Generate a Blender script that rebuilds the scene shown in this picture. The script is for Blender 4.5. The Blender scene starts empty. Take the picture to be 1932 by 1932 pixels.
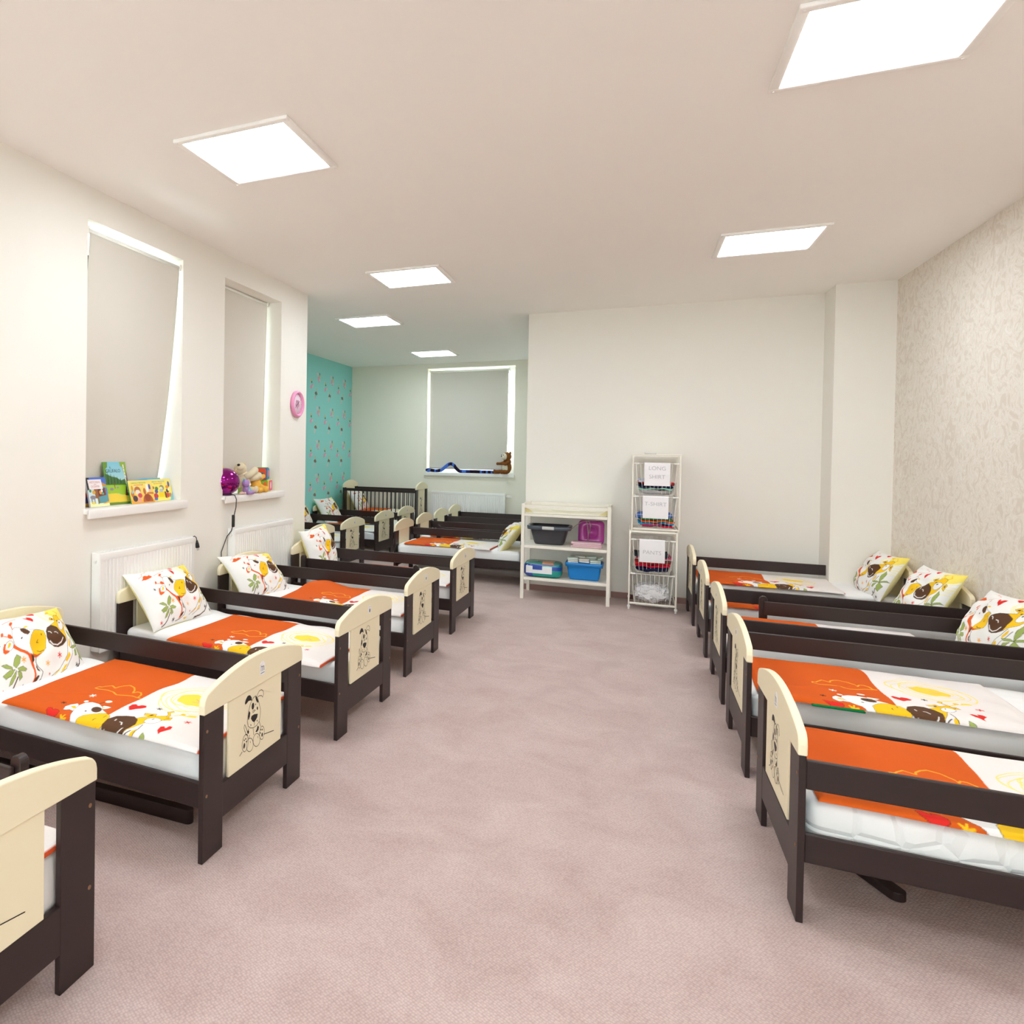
import bpy, bmesh, math, random
import numpy as np
from mathutils import Vector, Matrix, Euler

# ------------------------------------------------------------------ camera, world, exposure
S = bpy.context.scene
COL = S.collection
cam_d = bpy.data.cameras.new('camera')
cam = bpy.data.objects.new('camera', cam_d)
COL.objects.link(cam)
_r = Vector((0.89657, 0.44266, 0.01379)).normalized()
_w = Vector((-0.44263, 0.89659, -0.01450)).normalized()
_u = _r.cross(_w).normalized()
_M = Matrix((( _r.x, _u.x, -_w.x), (_r.y, _u.y, -_w.y), (_r.z, _u.z, -_w.z))).to_4x4()
cam.matrix_world = Matrix.Translation((0, 0, 1.41855)) @ _M
cam_d.sensor_width = 36.0
cam_d.sensor_fit = 'HORIZONTAL'
cam_d.lens = 1327.478 / 1932 * 36
cam_d.shift_x = (966 - 536.098) / 1932
cam_d.shift_y = -(966 - 871.006) / 1932
cam_d.clip_start = 0.05
S.camera = cam

wd = bpy.data.worlds.new('daylight'); S.world = wd; wd.use_nodes = True
_bg = wd.node_tree.nodes['Background']
_bg.inputs[0].default_value = (0.88, 0.955, 1.0, 1); _bg.inputs[1].default_value = 14.0
LAMP = 17.5
S.view_settings.view_transform = 'Standard'
S.view_settings.look = 'None'
S.view_settings.exposure = 0.36
S.view_settings.gamma = 1.0
S.view_settings.use_curve_mapping = False
S.cycles.max_bounces = 12
S.cycles.diffuse_bounces = 8
S.cycles.transparent_max_bounces = 12

# ------------------------------------------------------------------ materials
def lin(c):
    return tuple(((v / 255) / 12.92 if v / 255 <= 0.04045 else ((v / 255 + 0.055) / 1.055) ** 2.4) for v in c)
MATS = {}
def mat(name, rgb, rough=0.5, spec=0.5, var=0.03, scale=30.0, bump=0.0, bscale=60.0, metal=0.0, stretch=None, trans=0.0, coat=0.0):
    """principled material with a little procedural colour variation and bump"""
    if name in MATS: return MATS[name]
    m = bpy.data.materials.new(name); m.use_nodes = True
    nt = m.node_tree; b = nt.nodes['Principled BSDF']
    L = nt.links.new
    c = lin(rgb)
    tc = nt.nodes.new('ShaderNodeTexCoord')
    mp = nt.nodes.new('ShaderNodeMapping'); L(tc.outputs['Object'], mp.inputs[0])
    if stretch: mp.inputs['Scale'].default_value = stretch
    n = nt.nodes.new('ShaderNodeTexNoise'); n.inputs['Scale'].default_value = scale; n.inputs['Detail'].default_value = 4
    L(mp.outputs[0], n.inputs['Vector'])
    mx = nt.nodes.new('ShaderNodeMix'); mx.data_type = 'RGBA'
    mx.inputs['A'].default_value = tuple(v * (1 - var) for v in c) + (1,)
    mx.inputs['B'].default_value = tuple(min(1, v * (1 + var)) for v in c) + (1,)
    L(n.outputs['Fac'], mx.inputs['Factor']); L(mx.outputs['Result'], b.inputs['Base Color'])
    b.inputs['Roughness'].default_value = rough
    b.inputs['Specular IOR Level'].default_value = spec
    b.inputs['Metallic'].default_value = metal
    if coat: b.inputs['Coat Weight'].default_value = coat
    if trans: b.inputs['Transmission Weight'].default_value = trans
    if bump:
        n2 = nt.nodes.new('ShaderNodeTexNoise'); n2.inputs['Scale'].default_value = bscale; n2.inputs['Detail'].default_value = 3
        L(mp.outputs[0], n2.inputs['Vector'])
        bp = nt.nodes.new('ShaderNodeBump'); bp.inputs['Strength'].default_value = bump; bp.inputs['Distance'].default_value = 0.01
        L(n2.outputs['Fac'], bp.inputs['Height']); L(bp.outputs[0], b.inputs['Normal'])
    MATS[name] = m
    return m
def attr_mat(name, rough=0.8, bump=0.0, bscale=12.0, spec=0.3, fine=0.0):
    """cloth or card whose printed pattern is stored on the mesh"""
    if name in MATS: return MATS[name]
    m = bpy.data.materials.new(name); m.use_nodes = True
    nt = m.node_tree; b = nt.nodes['Principled BSDF']; L = nt.links.new
    a = nt.nodes.new('ShaderNodeAttribute'); a.attribute_name = 'print'
    L(a.outputs['Color'], b.inputs['Base Color'])
    b.inputs['Roughness'].default_value = rough; b.inputs['Specular IOR Level'].default_value = spec
    if bump:
        tc = nt.nodes.new('ShaderNodeTexCoord')
        n2 = nt.nodes.new('ShaderNodeTexNoise'); n2.inputs['Scale'].default_value = bscale; n2.inputs['Detail'].default_value = 3; n2.inputs['Distortion'].default_value = 0.8
        L(tc.outputs['Object'], n2.inputs['Vector'])
        bp = nt.nodes.new('ShaderNodeBump'); bp.inputs['Strength'].default_value = bump; bp.inputs['Distance'].default_value = 0.02
        L(n2.outputs['Fac'], bp.inputs['Height']); L(bp.outputs[0], b.inputs['Normal'])
    MATS[name] = m
    return m
def emit_mat(name, rgb, e):
    m = bpy.data.materials.new(name); m.use_nodes = True
    b = m.node_tree.nodes['Principled BSDF']
    b.inputs['Base Color'].default_value = lin(rgb) + (1,)
    b.inputs['Emission Color'].default_value = lin(rgb) + (1,)
    b.inputs['Emission Strength'].default_value = e
    return m
def glass_mat(name, tint=(245, 252, 252)):
    m = bpy.data.materials.new(name); m.use_nodes = True
    nt = m.node_tree; nt.nodes.remove(nt.nodes['Principled BSDF']); L = nt.links.new
    out = nt.nodes['Material Output']
    t = nt.nodes.new('ShaderNodeBsdfTransparent'); t.inputs[0].default_value = lin(tint) + (1,)
    g = nt.nodes.new('ShaderNodeBsdfGlossy'); g.inputs['Roughness'].default_value = 0.02
    f = nt.nodes.new('ShaderNodeFresnel'); f.inputs[0].default_value = 1.45
    mx = nt.nodes.new('ShaderNodeMixShader')
    L(f.outputs[0], mx.inputs[0]); L(t.outputs[0], mx.inputs[1]); L(g.outputs[0], mx.inputs[2]); L(mx.outputs[0], out.inputs[0])
    return m

WALL = (240, 236, 228)
def carpet_mat():
    m = bpy.data.materials.new('pink_loop_carpet'); m.use_nodes = True
    nt = m.node_tree; b = nt.nodes['Principled BSDF']; L = nt.links.new
    tc = nt.nodes.new('ShaderNodeTexCoord')
    mp = nt.nodes.new('ShaderNodeMapping'); mp.inputs['Rotation'].default_value = (0, 0, 0.5); L(tc.outputs['Object'], mp.inputs[0])
    vo = nt.nodes.new('ShaderNodeTexVoronoi'); vo.inputs['Scale'].default_value = 120; vo.inputs['Randomness'].default_value = 0.45; L(mp.outputs[0], vo.inputs['Vector'])
    n1 = nt.nodes.new('ShaderNodeTexNoise'); n1.inputs['Scale'].default_value = 3.4; n1.inputs['Detail'].default_value = 5; n1.inputs['Roughness'].default_value = 0.62; n1.inputs['Distortion'].default_value = 0.7; L(tc.outputs['Object'], n1.inputs['Vector'])
    cr = nt.nodes.new('ShaderNodeValToRGB')
    cr.color_ramp.elements[0].position = 0.30; cr.color_ramp.elements[0].color = lin((191, 168, 163)) + (1,)
    cr.color_ramp.elements[1].position = 0.72; cr.color_ramp.elements[1].color = lin((210, 190, 185)) + (1,)
    L(n1.outputs['Fac'], cr.inputs[0])
    mx = nt.nodes.new('ShaderNodeMix'); mx.data_type = 'RGBA'; mx.blend_type = 'MULTIPLY'
    r2 = nt.nodes.new('ShaderNodeValToRGB')
    r2.color_ramp.elements[0].position = 0.15; r2.color_ramp.elements[0].color = (1, 1, 1, 1)
    r2.color_ramp.elements[1].position = 0.75; r2.color_ramp.elements[1].color = (0.70, 0.66, 0.65, 1)
    L(vo.outputs['Distance'], r2.inputs[0])
    mx.inputs['Factor'].default_value = 0.8
    L(cr.outputs[0], mx.inputs['A']); L(r2.outputs[0], mx.inputs['B']); L(mx.outputs['Result'], b.inputs['Base Color'])
    bp = nt.nodes.new('ShaderNodeBump'); bp.inputs['Strength'].default_value = 0.5; bp.inputs['Distance'].default_value = 0.004; bp.invert = True
    L(vo.outputs['Distance'], bp.inputs['Height']); L(bp.outputs[0], b.inputs['Normal'])
    b.inputs['Roughness'].default_value = 1.0; b.inputs['Specular IOR Level'].default_value = 0.1
    b.inputs['Sheen Weight'].default_value = 0.15
    return m
def swirl_paper_mat():
    m = bpy.data.materials.new('cream_swirl_wallpaper'); m.use_nodes = True
    nt = m.node_tree; b = nt.nodes['Principled BSDF']; L = nt.links.new
    tc = nt.nodes.new('ShaderNodeTexCoord')
    mp = nt.nodes.new('ShaderNodeMapping'); mp.inputs['Scale'].default_value = (1, 1, 1); L(tc.outputs['Object'], mp.inputs[0])
    n1 = nt.nodes.new('ShaderNodeTexNoise'); n1.inputs['Scale'].default_value = 8.5; n1.inputs['Detail'].default_value = 2.0; n1.inputs['Distortion'].default_value = 2.6; L(mp.outputs[0], n1.inputs['Vector'])
    cr = nt.nodes.new('ShaderNodeValToRGB'); e = cr.color_ramp.elements
    e[0].position = 0.40; e[0].color = lin((225, 214, 201)) + (1,)
    e[1].position = 0.52; e[1].color = lin((238, 231, 221)) + (1,)
    k = e.new(0.60); k.color = lin((229, 219, 206)) + (1,)
    k = e.new(0.66); k.color = lin((240, 233, 224)) + (1,)
    L(n1.outputs['Fac'], cr.inputs[0]); L(cr.outputs[0], b.inputs['Base Color'])
    n2 = nt.nodes.new('ShaderNodeTexNoise'); n2.inputs['Scale'].default_value = 14; n2.inputs['Distortion'].default_value = 2.5; L(mp.outputs[0], n2.inputs['Vector'])
    bp = nt.nodes.new('ShaderNodeBump'); bp.inputs['Strength'].default_value = 0.35; bp.inputs['Distance'].default_value = 0.012
    L(n2.outputs['Fac'], bp.inputs['Height']); L(bp.outputs[0], b.inputs['Normal'])
    b.inputs['Roughness'].default_value = 0.7; b.inputs['Specular IOR Level'].default_value = 0.25
    return m
M_wall = mat('wall_paint', WALL, 0.85, 0.2, 0.01, 3.0)
M_ceil = mat('ceiling_paint', (250, 247, 243), 0.9, 0.2, 0.01, 2.0)
M_alc = mat('alcove_paint', (242, 236, 222), 0.85, 0.2, 0.01, 3.0)
M_teal = mat('teal_wallpaper', (150, 220, 215), 0.8, 0.2, 0.02, 40.0)
M_sill = mat('white_sill', (242, 238, 234), 0.35, 0.5, 0.01)
M_frame = mat('white_window_frame', (244, 246, 246), 0.35, 0.5, 0.01)
M_glass = glass_mat('window_glass')
M_base = mat('mauve_carpet_skirting', (160, 126, 120), 0.95, 0.1, 0.05, 80)
M_wood = mat('wenge_wood', (46, 32, 30), 0.42, 0.4, 0.10, 9.0, 0.02, 40, stretch=(1, 6, 14))
M_cream = mat('cream_lacquer', (243, 231, 199), 0.45, 0.35, 0.01, 8.0)
M_ink = mat('black_print', (38, 32, 32), 0.5, 0.3, 0.02)
M_brass = mat('brass_screw', (150, 112, 84), 0.4, 0.5, 0.05, metal=0.6)
M_slat = mat('beech_slat', (200, 172, 132), 0.6, 0.3, 0.08, 12)
M_sheet = mat('white_sheet', (246, 246, 246), 0.9, 0.15, 0.01, 20, 0.55, 5.5, stretch=(0.5, 2.4, 1.5))
M_rad = mat('radiator_enamel', (243, 241, 238), 0.3, 0.5, 0.005)
M_blind = mat('blind_fabric', (218, 212, 202), 0.9, 0.1, 0.02, 300)
M_plast = mat('white_plastic', (240, 238, 232), 0.35, 0.5, 0.01)
M_white = mat('white_lacquer', (240, 234, 222), 0.4, 0.4, 0.01)
M_black = mat('black_plastic', (28, 27, 28), 0.45, 0.5, 0.05)
M_paper = mat('white_paper', (244, 241, 243), 0.8, 0.2, 0.01)
M_cloth = attr_mat('printed_cotton', 0.85, 0.10, 9.0, 0.2)
M_print = attr_mat('printed_card', 0.4, 0.0, 1, 0.4)

# ------------------------------------------------------------------ mesh helpers
class MB:
    """collects shapes and links them as one mesh object"""
    def __init__(self): self.v = []; self.f = []; self.mi = []; self.sm = []
    def add(self, vs, fs, mi=0, smooth=False):
        o = len(self.v); self.v += [tuple(p) for p in vs]
        for f in fs: self.f.append(tuple(i + o for i in f)); self.mi.append(mi); self.sm.append(smooth)
        return self
    def box(self, a, b, mi=0):
        x0, y0, z0 = a; x1, y1, z1 = b
        return self.add([(x0,y0,z0),(x1,y0,z0),(x1,y1,z0),(x0,y1,z0),(x0,y0,z1),(x1,y0,z1),(x1,y1,z1),(x0,y1,z1)],
                        [(0,3,2,1),(4,5,6,7),(0,1,5,4),(1,2,6,5),(2,3,7,6),(3,0,4,7)], mi)
    def rbox(self, a, b, r, mi=0, seg=3, smooth=True):
        """box with rounded edges"""
        bm = bmesh.new()
        bmesh.ops.create_cube(bm, size=1)
        for v in bm.verts:
            v.co = Vector([(a[i] + b[i]) / 2 + v.co[i] * (b[i] - a[i]) for i in range(3)])
        r = min(r, 0.49 * min(abs(b[i] - a[i]) for i in range(3)))
        bmesh.ops.bevel(bm, geom=bm.edges[:], offset=r, segments=seg, profile=0.5, affect='EDGES')
        self.bm(bm, mi, smooth); return self
    def bm(self, bm, mi=0, smooth=False, M=None):
        bm.verts.index_update()
        if M is not None: bmesh.ops.transform(bm, matrix=M, verts=bm.verts[:])
        self.add([v.co[:] for v in bm.verts], [tuple(v.index for v in f.verts) for f in bm.faces], mi, smooth)
        bm.free()
    def prism(self, poly, fn, d0, d1, mi=0, smooth=False):
        """2-D outline (a, b) extruded from d0 to d1; fn(a, b, d) -> xyz"""
        n = len(poly)
        vs = [fn(a, b, d0) for a, b in poly] + [fn(a, b, d1) for a, b in poly]
        self.add(vs, [tuple(range(n - 1, -1, -1)), tuple(range(n, 2 * n))] + [(i, (i + 1) % n, n + (i + 1) % n, n + i) for i in range(n)], mi, smooth)
        return self
    def cyl(self, p, q, r, r2=None, n=16, mi=0, cap=True):
        p, q = Vector(p), Vector(q); r2 = r if r2 is None else r2
        d = (q - p).normalized(); a = d.orthogonal().normalized(); b = d.cross(a)
        vs = []
        for c, rr in ((p, r), (q, r2)):
            for k in range(n):
                t = 2 * math.pi * k / n; vs.append(c + a * (rr * math.cos(t)) + b * (rr * math.sin(t)))
        o = len(self.v)
        self.add(vs, [(i, (i + 1) % n, n + (i + 1) % n, n + i) for i in range(n)], mi, True)
        if cap: self.add(vs, [tuple(range(n - 1, -1, -1)), tuple(range(n, 2 * n))], mi, False)
        return self
    def tube(self, pts, r, n=8, mi=0, closed=False):
        pts = [Vector(p) for p in pts]; m = len(pts); vs = []
        up = None
        for i, p in enumerate(pts):
            a = pts[(i - 1) % m] if (i > 0 or closed) else pts[i]
            b = pts[(i + 1) % m] if (i < m - 1 or closed) else pts[i]
            d = (b - a)
            d = d.normalized() if d.length > 1e-9 else Vector((0, 0, 1))
            s = d.orthogonal().normalized() if up is None else (up - d * up.dot(d)).normalized()
            up = s; t = d.cross(s); rr = r[i] if isinstance(r, (list, tuple)) else r
            for k in range(n):
                w = 2 * math.pi * k / n; vs.append(p + s * (rr * math.cos(w)) + t * (rr * math.sin(w)))
        fs = []
        for i in range(m if closed else m - 1):
            j = (i + 1) % m
            for k in range(n): fs.append((i * n + k, i * n + (k + 1) % n, j * n + (k + 1) % n, j * n + k))
        if not closed: fs += [tuple(range(n - 1, -1, -1)), tuple(range((m - 1) * n, m * n))]
        return self.add(vs, fs, mi, True)
    def lathe(self, prof, c, n=28, mi=0, sx=1.0, sy=1.0):
        vs = []; fs = []; m = len(prof)
        for r, z in prof:
            for k in range(n):
                t = 2 * math.pi * k / n; vs.append((c[0] + r * sx * math.cos(t), c[1] + r * sy * math.sin(t), c[2] + z))
        for i in range(m - 1):
            for k in range(n): fs.append((i * n + k, i * n + (k + 1) % n, (i + 1) * n + (k + 1) % n, (i + 1) * n + k))
        fs += [tuple(range(n - 1, -1, -1)), tuple(range((m - 1) * n, m * n))]
        return self.add(vs, fs, mi, True)
    def ell(self, c, r, rot=None, mi=0, nu=18, nv=12, p=1.0):
        """ellipsoid; rot is an Euler triple"""
        R = Euler(rot).to_matrix() if rot else Matrix.Identity(3)
        vs = []; fs = []
        for j in range(nv + 1):
            ph = -math.pi / 2 + math.pi * j / nv
            for i in range(nu):
                th = 2 * math.pi * i / nu
                f = lambda t: math.copysign(abs(t) ** p, t)
                q = Vector((r[0] * f(math.cos(ph)) * f(math.cos(th)), r[1] * f(math.cos(ph)) * f(math.sin(th)), r[2] * f(math.sin(ph))))
                vs.append(R @ q + Vector(c))
        for j in range(nv):
            for i in range(nu): fs.append((j * nu + i, j * nu + (i + 1) % nu, (j + 1) * nu + (i + 1) % nu, (j + 1) * nu + i))
        return self.add(vs, fs, mi, True)
    def mesh(self, name, mats):
        me = bpy.data.meshes.new(name)
        me.from_pydata(self.v, [], self.f)
        for m in (mats if isinstance(mats, (list, tuple)) else [mats]): me.materials.append(m)
        me.polygons.foreach_set('material_index', self.mi); me.polygons.foreach_set('use_smooth', self.sm)
        me.update()
        b = bmesh.new(); b.from_mesh(me); bmesh.ops.remove_doubles(b, verts=b.verts[:], dist=1e-6); bmesh.ops.recalc_face_normals(b, faces=b.faces[:]); b.to_mesh(me); b.free()
        return me
    def build(self, name, mats, parent=None, M=None):
        return link(name, self.mesh(name, mats), parent, M)
def link(name, me, parent=None, M=None):
    o = bpy.data.objects.new(name, me); COL.objects.link(o)
    if parent is not None: o.parent = parent
    if M is not None: o.matrix_local = M
    return o
def thing(name, label, cat, loc=(0, 0, 0), rz=0.0, group=None):
    o = bpy.data.objects.new(name, None); COL.objects.link(o); o.empty_display_size = 0.1
    o.location = loc; o.rotation_euler = (0, 0, rz)
    return tag(o, label, cat, group)
def tag(o, label, cat, group=None):
    o['label'] = label; o['category'] = cat
    if group: o['group'] = group
    return o
def struct(o):
    o['kind'] = 'structure'; return o
def recentre(o):
    """move a mesh object's origin to the middle of its base"""
    co = np.array([v.co[:] for v in o.data.vertices]); lo, hi = co.min(0), co.max(0)
    c = Vector(((lo[0] + hi[0]) / 2, (lo[1] + hi[1]) / 2, lo[2]))
    o.data.transform(Matrix.Translation(-c)); o.location = o.location + c
    return o

# ------------------------------------------------------------------ printed patterns
PAL = {k: np.array(lin(v)) for k, v in dict(W=(244, 241, 238), Y=(246, 196, 34), B=(92, 62, 42), R=(222, 44, 36), G=(160, 176, 96), K=(52, 40, 36), O=(228, 96, 36), M=(248, 172, 52), P=(236, 168, 150), L=(250, 218, 92)).items()}
def inside(U, V, poly):
    r = np.zeros(U.shape, bool); n = len(poly); j = n - 1
    for i in range(n):
        xi, yi = poly[i]; xj, yj = poly[j]
        if yi != yj: r ^= ((yi > V) != (yj > V)) & (U < (xj - xi) * (V - yi) / (yj - yi) + xi)
        j = i
    return r
def near(U, V, pts):
    d = np.full(U.shape, 9.0)
    for (x0, y0), (x1, y1) in zip(pts[:-1], pts[1:]):
        dx, dy = x1 - x0, y1 - y0; q = dx * dx + dy * dy + 1e-12
        t = np.clip(((U - x0) * dx + (V - y0) * dy) / q, 0, 1)
        d = np.minimum(d, np.hypot(U - x0 - t * dx, V - y0 - t * dy))
    return d
def paint(u, v, base, art, ss=3):
    """colours on the grid u x v for a list of shapes; supersampled"""
    du = (u[1] - u[0]) / ss; dv = (v[1] - v[0]) / ss
    off = (np.arange(ss) - (ss - 1) / 2)
    uu = (u[:, None] + off * du).ravel(); vv = (v[:, None] + off * dv).ravel()
    img = base(uu, vv) if callable(base) else np.tile(np.array(base, float), (len(uu), len(vv), 1))
    for k, c, pts, o in art:
        col = PAL[c] if isinstance(c, str) else np.array(lin(c))
        if k == 's':
            x, y = pts; m = o
            i = np.where(abs(uu - x) < m)[0]; j = np.where(abs(vv - y) < m)[0]
            if not len(i) or not len(j): continue
            U, V = np.meshgrid(uu[i], vv[j], indexing='ij'); w = np.zeros(U.shape, bool)
            for a in (0.3, 1.35, 2.4):
                ca, sa = math.cos(a), math.sin(a)
                w |= near(U, V, [(x - ca * o * .7, y - sa * o * .7), (x + ca * o * .7, y + sa * o * .7)]) < o * 0.12
            sub = img[i[0]:i[-1] + 1, j[0]:j[-1] + 1]; sub[w] = col; continue
        P = np.array(pts); pad = 0.008
        i = np.where((uu > P[:, 0].min() - pad) & (uu < P[:, 0].max() + pad))[0]; j = np.where((vv > P[:, 1].min() - pad) & (vv < P[:, 1].max() + pad))[0]
        if not len(i) or not len(j): continue
        U, V = np.meshgrid(uu[i], vv[j], indexing='ij'); sub = img[i[0]:i[-1] + 1, j[0]:j[-1] + 1]
        if k == 'p':
            if o: sub[near(U, V, pts + [pts[0]]) < 0.0015] = PAL['K']
            sub[inside(U, V, pts)] = col
        else:
            sub[near(U, V, pts) < o / 2] = col
    return img.reshape(len(u), ss, len(v), ss, 3).mean((1, 3))
def grid_mesh(name, X, Y, Z, colour=None, mats=None, closed=False):
    """a mesh from (n, m) coordinate grids with a printed colour per vertex"""
    n, m = X.shape
    co = np.stack([X, Y, Z], -1).reshape(-1, 3)
    idx = np.arange(n * m).reshape(n, m)
    q = np.stack([idx[:-1, :-1], idx[1:, :-1], idx[1:, 1:], idx[:-1, 1:]], -1).reshape(-1, 4)
    me = bpy.data.meshes.new(name); me.vertices.add(len(co)); me.vertices.foreach_set('co', co.ravel())
    me.loops.add(q.size); me.loops.foreach_set('vertex_index', q.ravel().astype(np.int32))
    me.polygons.add(len(q)); me.polygons.foreach_set('loop_start', np.arange(0, q.size, 4, dtype=np.int32))
    me.polygons.foreach_set('use_smooth', np.ones(len(q), bool))
    me.update(calc_edges=True); me.validate()
    if colour is not None:
        a = me.attributes.new('print', 'FLOAT_COLOR', 'POINT')
        a.data.foreach_set('color', np.concatenate([colour.reshape(-1, 3), np.ones((n * m, 1))], 1).astype(np.float32).ravel())
    for k in (mats or []): me.materials.append(k)
    return me
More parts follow.
